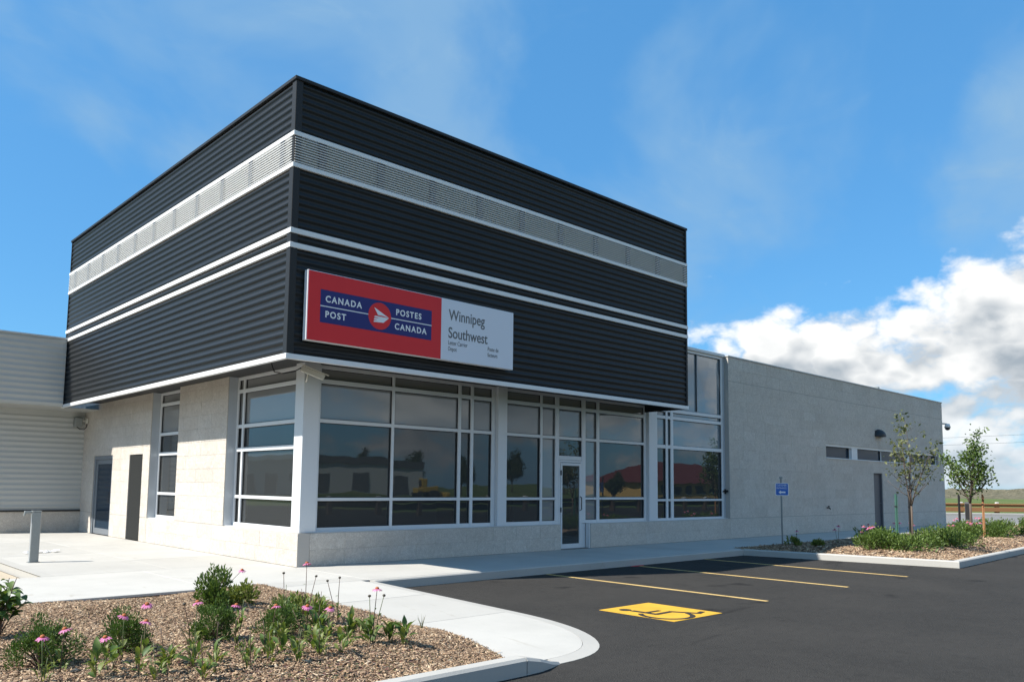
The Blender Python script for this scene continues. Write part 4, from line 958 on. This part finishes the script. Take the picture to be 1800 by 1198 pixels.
# power lines on the horizon
def pole(x, y, lab):
    r_ = empty('utility_pole', (x, y, -.3)); tag(r_, lab, 'utility pole'); obj('post', tube(bmesh.new(), [(0, 0, 0), (0, 0, 10.5)], [.16, .10], 8), M['bark2'], r_); bx('crossarm', M['bark2'], r_, -.06, .06, -1.1, 1.1, 9.7, 9.85); return r_
PA, PB = Vector((120, 78, 9.5)), Vector((150, -4, 11.8))
pole(PA.x, PA.y, 'timber utility pole behind the stone wing'); pole(PB.x, PB.y, 'timber utility pole beyond the roadside tree')
for k_ in range(2):
    pts = [PA.lerp(PB, t)+Vector((0, 0, -.5*math.sin(t*math.pi)-k_*1.2)) for t in [i/14 for i in range(15)]]
    tag(obj('power_line', tube(bmesh.new(), pts, .018, 4), M['wire']), ['upper overhead wire running past the end of the stone wing', 'lower overhead wire running past the end of the stone wing'][k_], 'wire')

# ------------------------------------------------------------------ across the street: what the glass reflects
def hip_house(name, label, x, y, w, dpt, e, rdg, wallm, roofm, rz=0):
    r_ = empty(name, (x, y, -.3), rz); tag(r_, label, 'building')
    bx('wall', M[wallm], r_, 0, w, 0, dpt, 0, e)
    g = bmesh.new(); o_ = .9; a = [g.verts.new(c) for c in ((-o_, -o_, e-.1), (w+o_, -o_, e-.1), (w+o_, dpt+o_, e-.1), (-o_, dpt+o_, e-.1))]; b = [g.verts.new((dpt*.55, dpt/2, rdg)), g.verts.new((w-dpt*.55, dpt/2, rdg))]
    g.faces.new(a[::-1]); g.faces.new((a[0], a[1], b[1], b[0])); g.faces.new((a[1], a[2], b[1])); g.faces.new((a[2], a[3], b[0], b[1])); g.faces.new((a[3], a[0], b[0])); obj('roof', g, M[roofm], r_)
    for i in range(int(w//4)):
        wi = bx('window', M['dark'], r_, 1.2+i*4, 3.2+i*4, dpt-.02, dpt+.06, .9, 2.3); bx('sill', M['offwhite'], wi, 1.1+i*4, 3.3+i*4, dpt+.0, dpt+.12, .8, .9)
    return r_
hip_house('restaurant', 'ochre walled building with a broad red hip roof across the street', 116, -94, 36, 18, 3.0, 7.2, 'ochre', 'rooft')
r_ = empty('depot_shed', (-76, 95, -.3)); tag(r_, 'long grey metal shed west of the parking lot', 'building'); bx('wall', M['siding'], r_, 0, 16, 0, 85, 0, 6.0); bx('roof_band', M['white'], r_, -.2, 16.2, -.2, 85.2, 6.0, 6.8)
for i in range(6): bx('dock_door', M['grey'], r_, 16.0, 16.06, 4+i*9, 8+i*9, .2, 3.6)
r_ = empty('warehouse', (44, -128, -.3)); tag(r_, 'long off-white warehouse with dark band across the street', 'building'); bx('wall', M['offwhite'], r_, 0, 42, 0, 20, 0, 5.2); bx('roof_band', M['grey'], r_, -.2, 42.2, -.2, 20.2, 5.2, 6.4)
for i in range(5): bx('dock_door', M['grey'], r_, 3+i*8, 6.5+i*8, 20.0, 20.06, .2, 3.8)
ld = empty('yellow_loader', (66, -84, -.3), R(10)); tag(ld, 'yellow wheel loader parked across the street', 'loader')
bx('body', M['machine'], ld, 0, 3.6, -.8, .8, .9, 1.9, bev=.12); cb = bx('cab', M['machine'], ld, .9, 2.1, -.7, .7, 1.9, 3.0, bev=.1); bx('cab_glass', M['dark'], cb, .88, 2.12, -.5, .5, 2.05, 2.8); bx('bucket', M['machine'], ld, 4.6, 5.5, -1.2, 1.2, .2, 1.1, bev=.15); bx('arm', M['machine'], ld, 3.4, 4.8, -.2, .2, .7, 1.1)
for x in (.5, 3.0):
    for y in (-.9, .9):
        g = bmesh.new(); bmesh.ops.create_cone(g, segments=18, radius1=.65, radius2=.65, depth=.45, cap_ends=True, matrix=Matrix.Translation((x, y, .65)) @ Matrix.Rotation(math.pi/2, 4, 'X')); obj('wheel', g, M['tyre'], ld)
rr_ = random.Random(2)
for i, (x, y, h) in enumerate([(30, -128, 7), (56, -106, 4.5), (92, -136, 8), (100, -130, 7), (108, -140, 9), (112, -122, 6), (128, -70, 5), (134, -132, 9), (22, -120, 7), (84, -60, 3.6), (10, -110, 6.5), (160, -138, 8), (122, -136, 8), (150, -130, 7.5)]):
    tree('street_tree', 'dark leafy tree across the street from the parking lot', (x, y, -.3), h, h*.22, 4, .45, 5200, h*.055, M['farleaf'], 50+i, .16, 3, .55, h*.045, 'bark2', 'trees across the street', minz=h*.25, L0=.7)
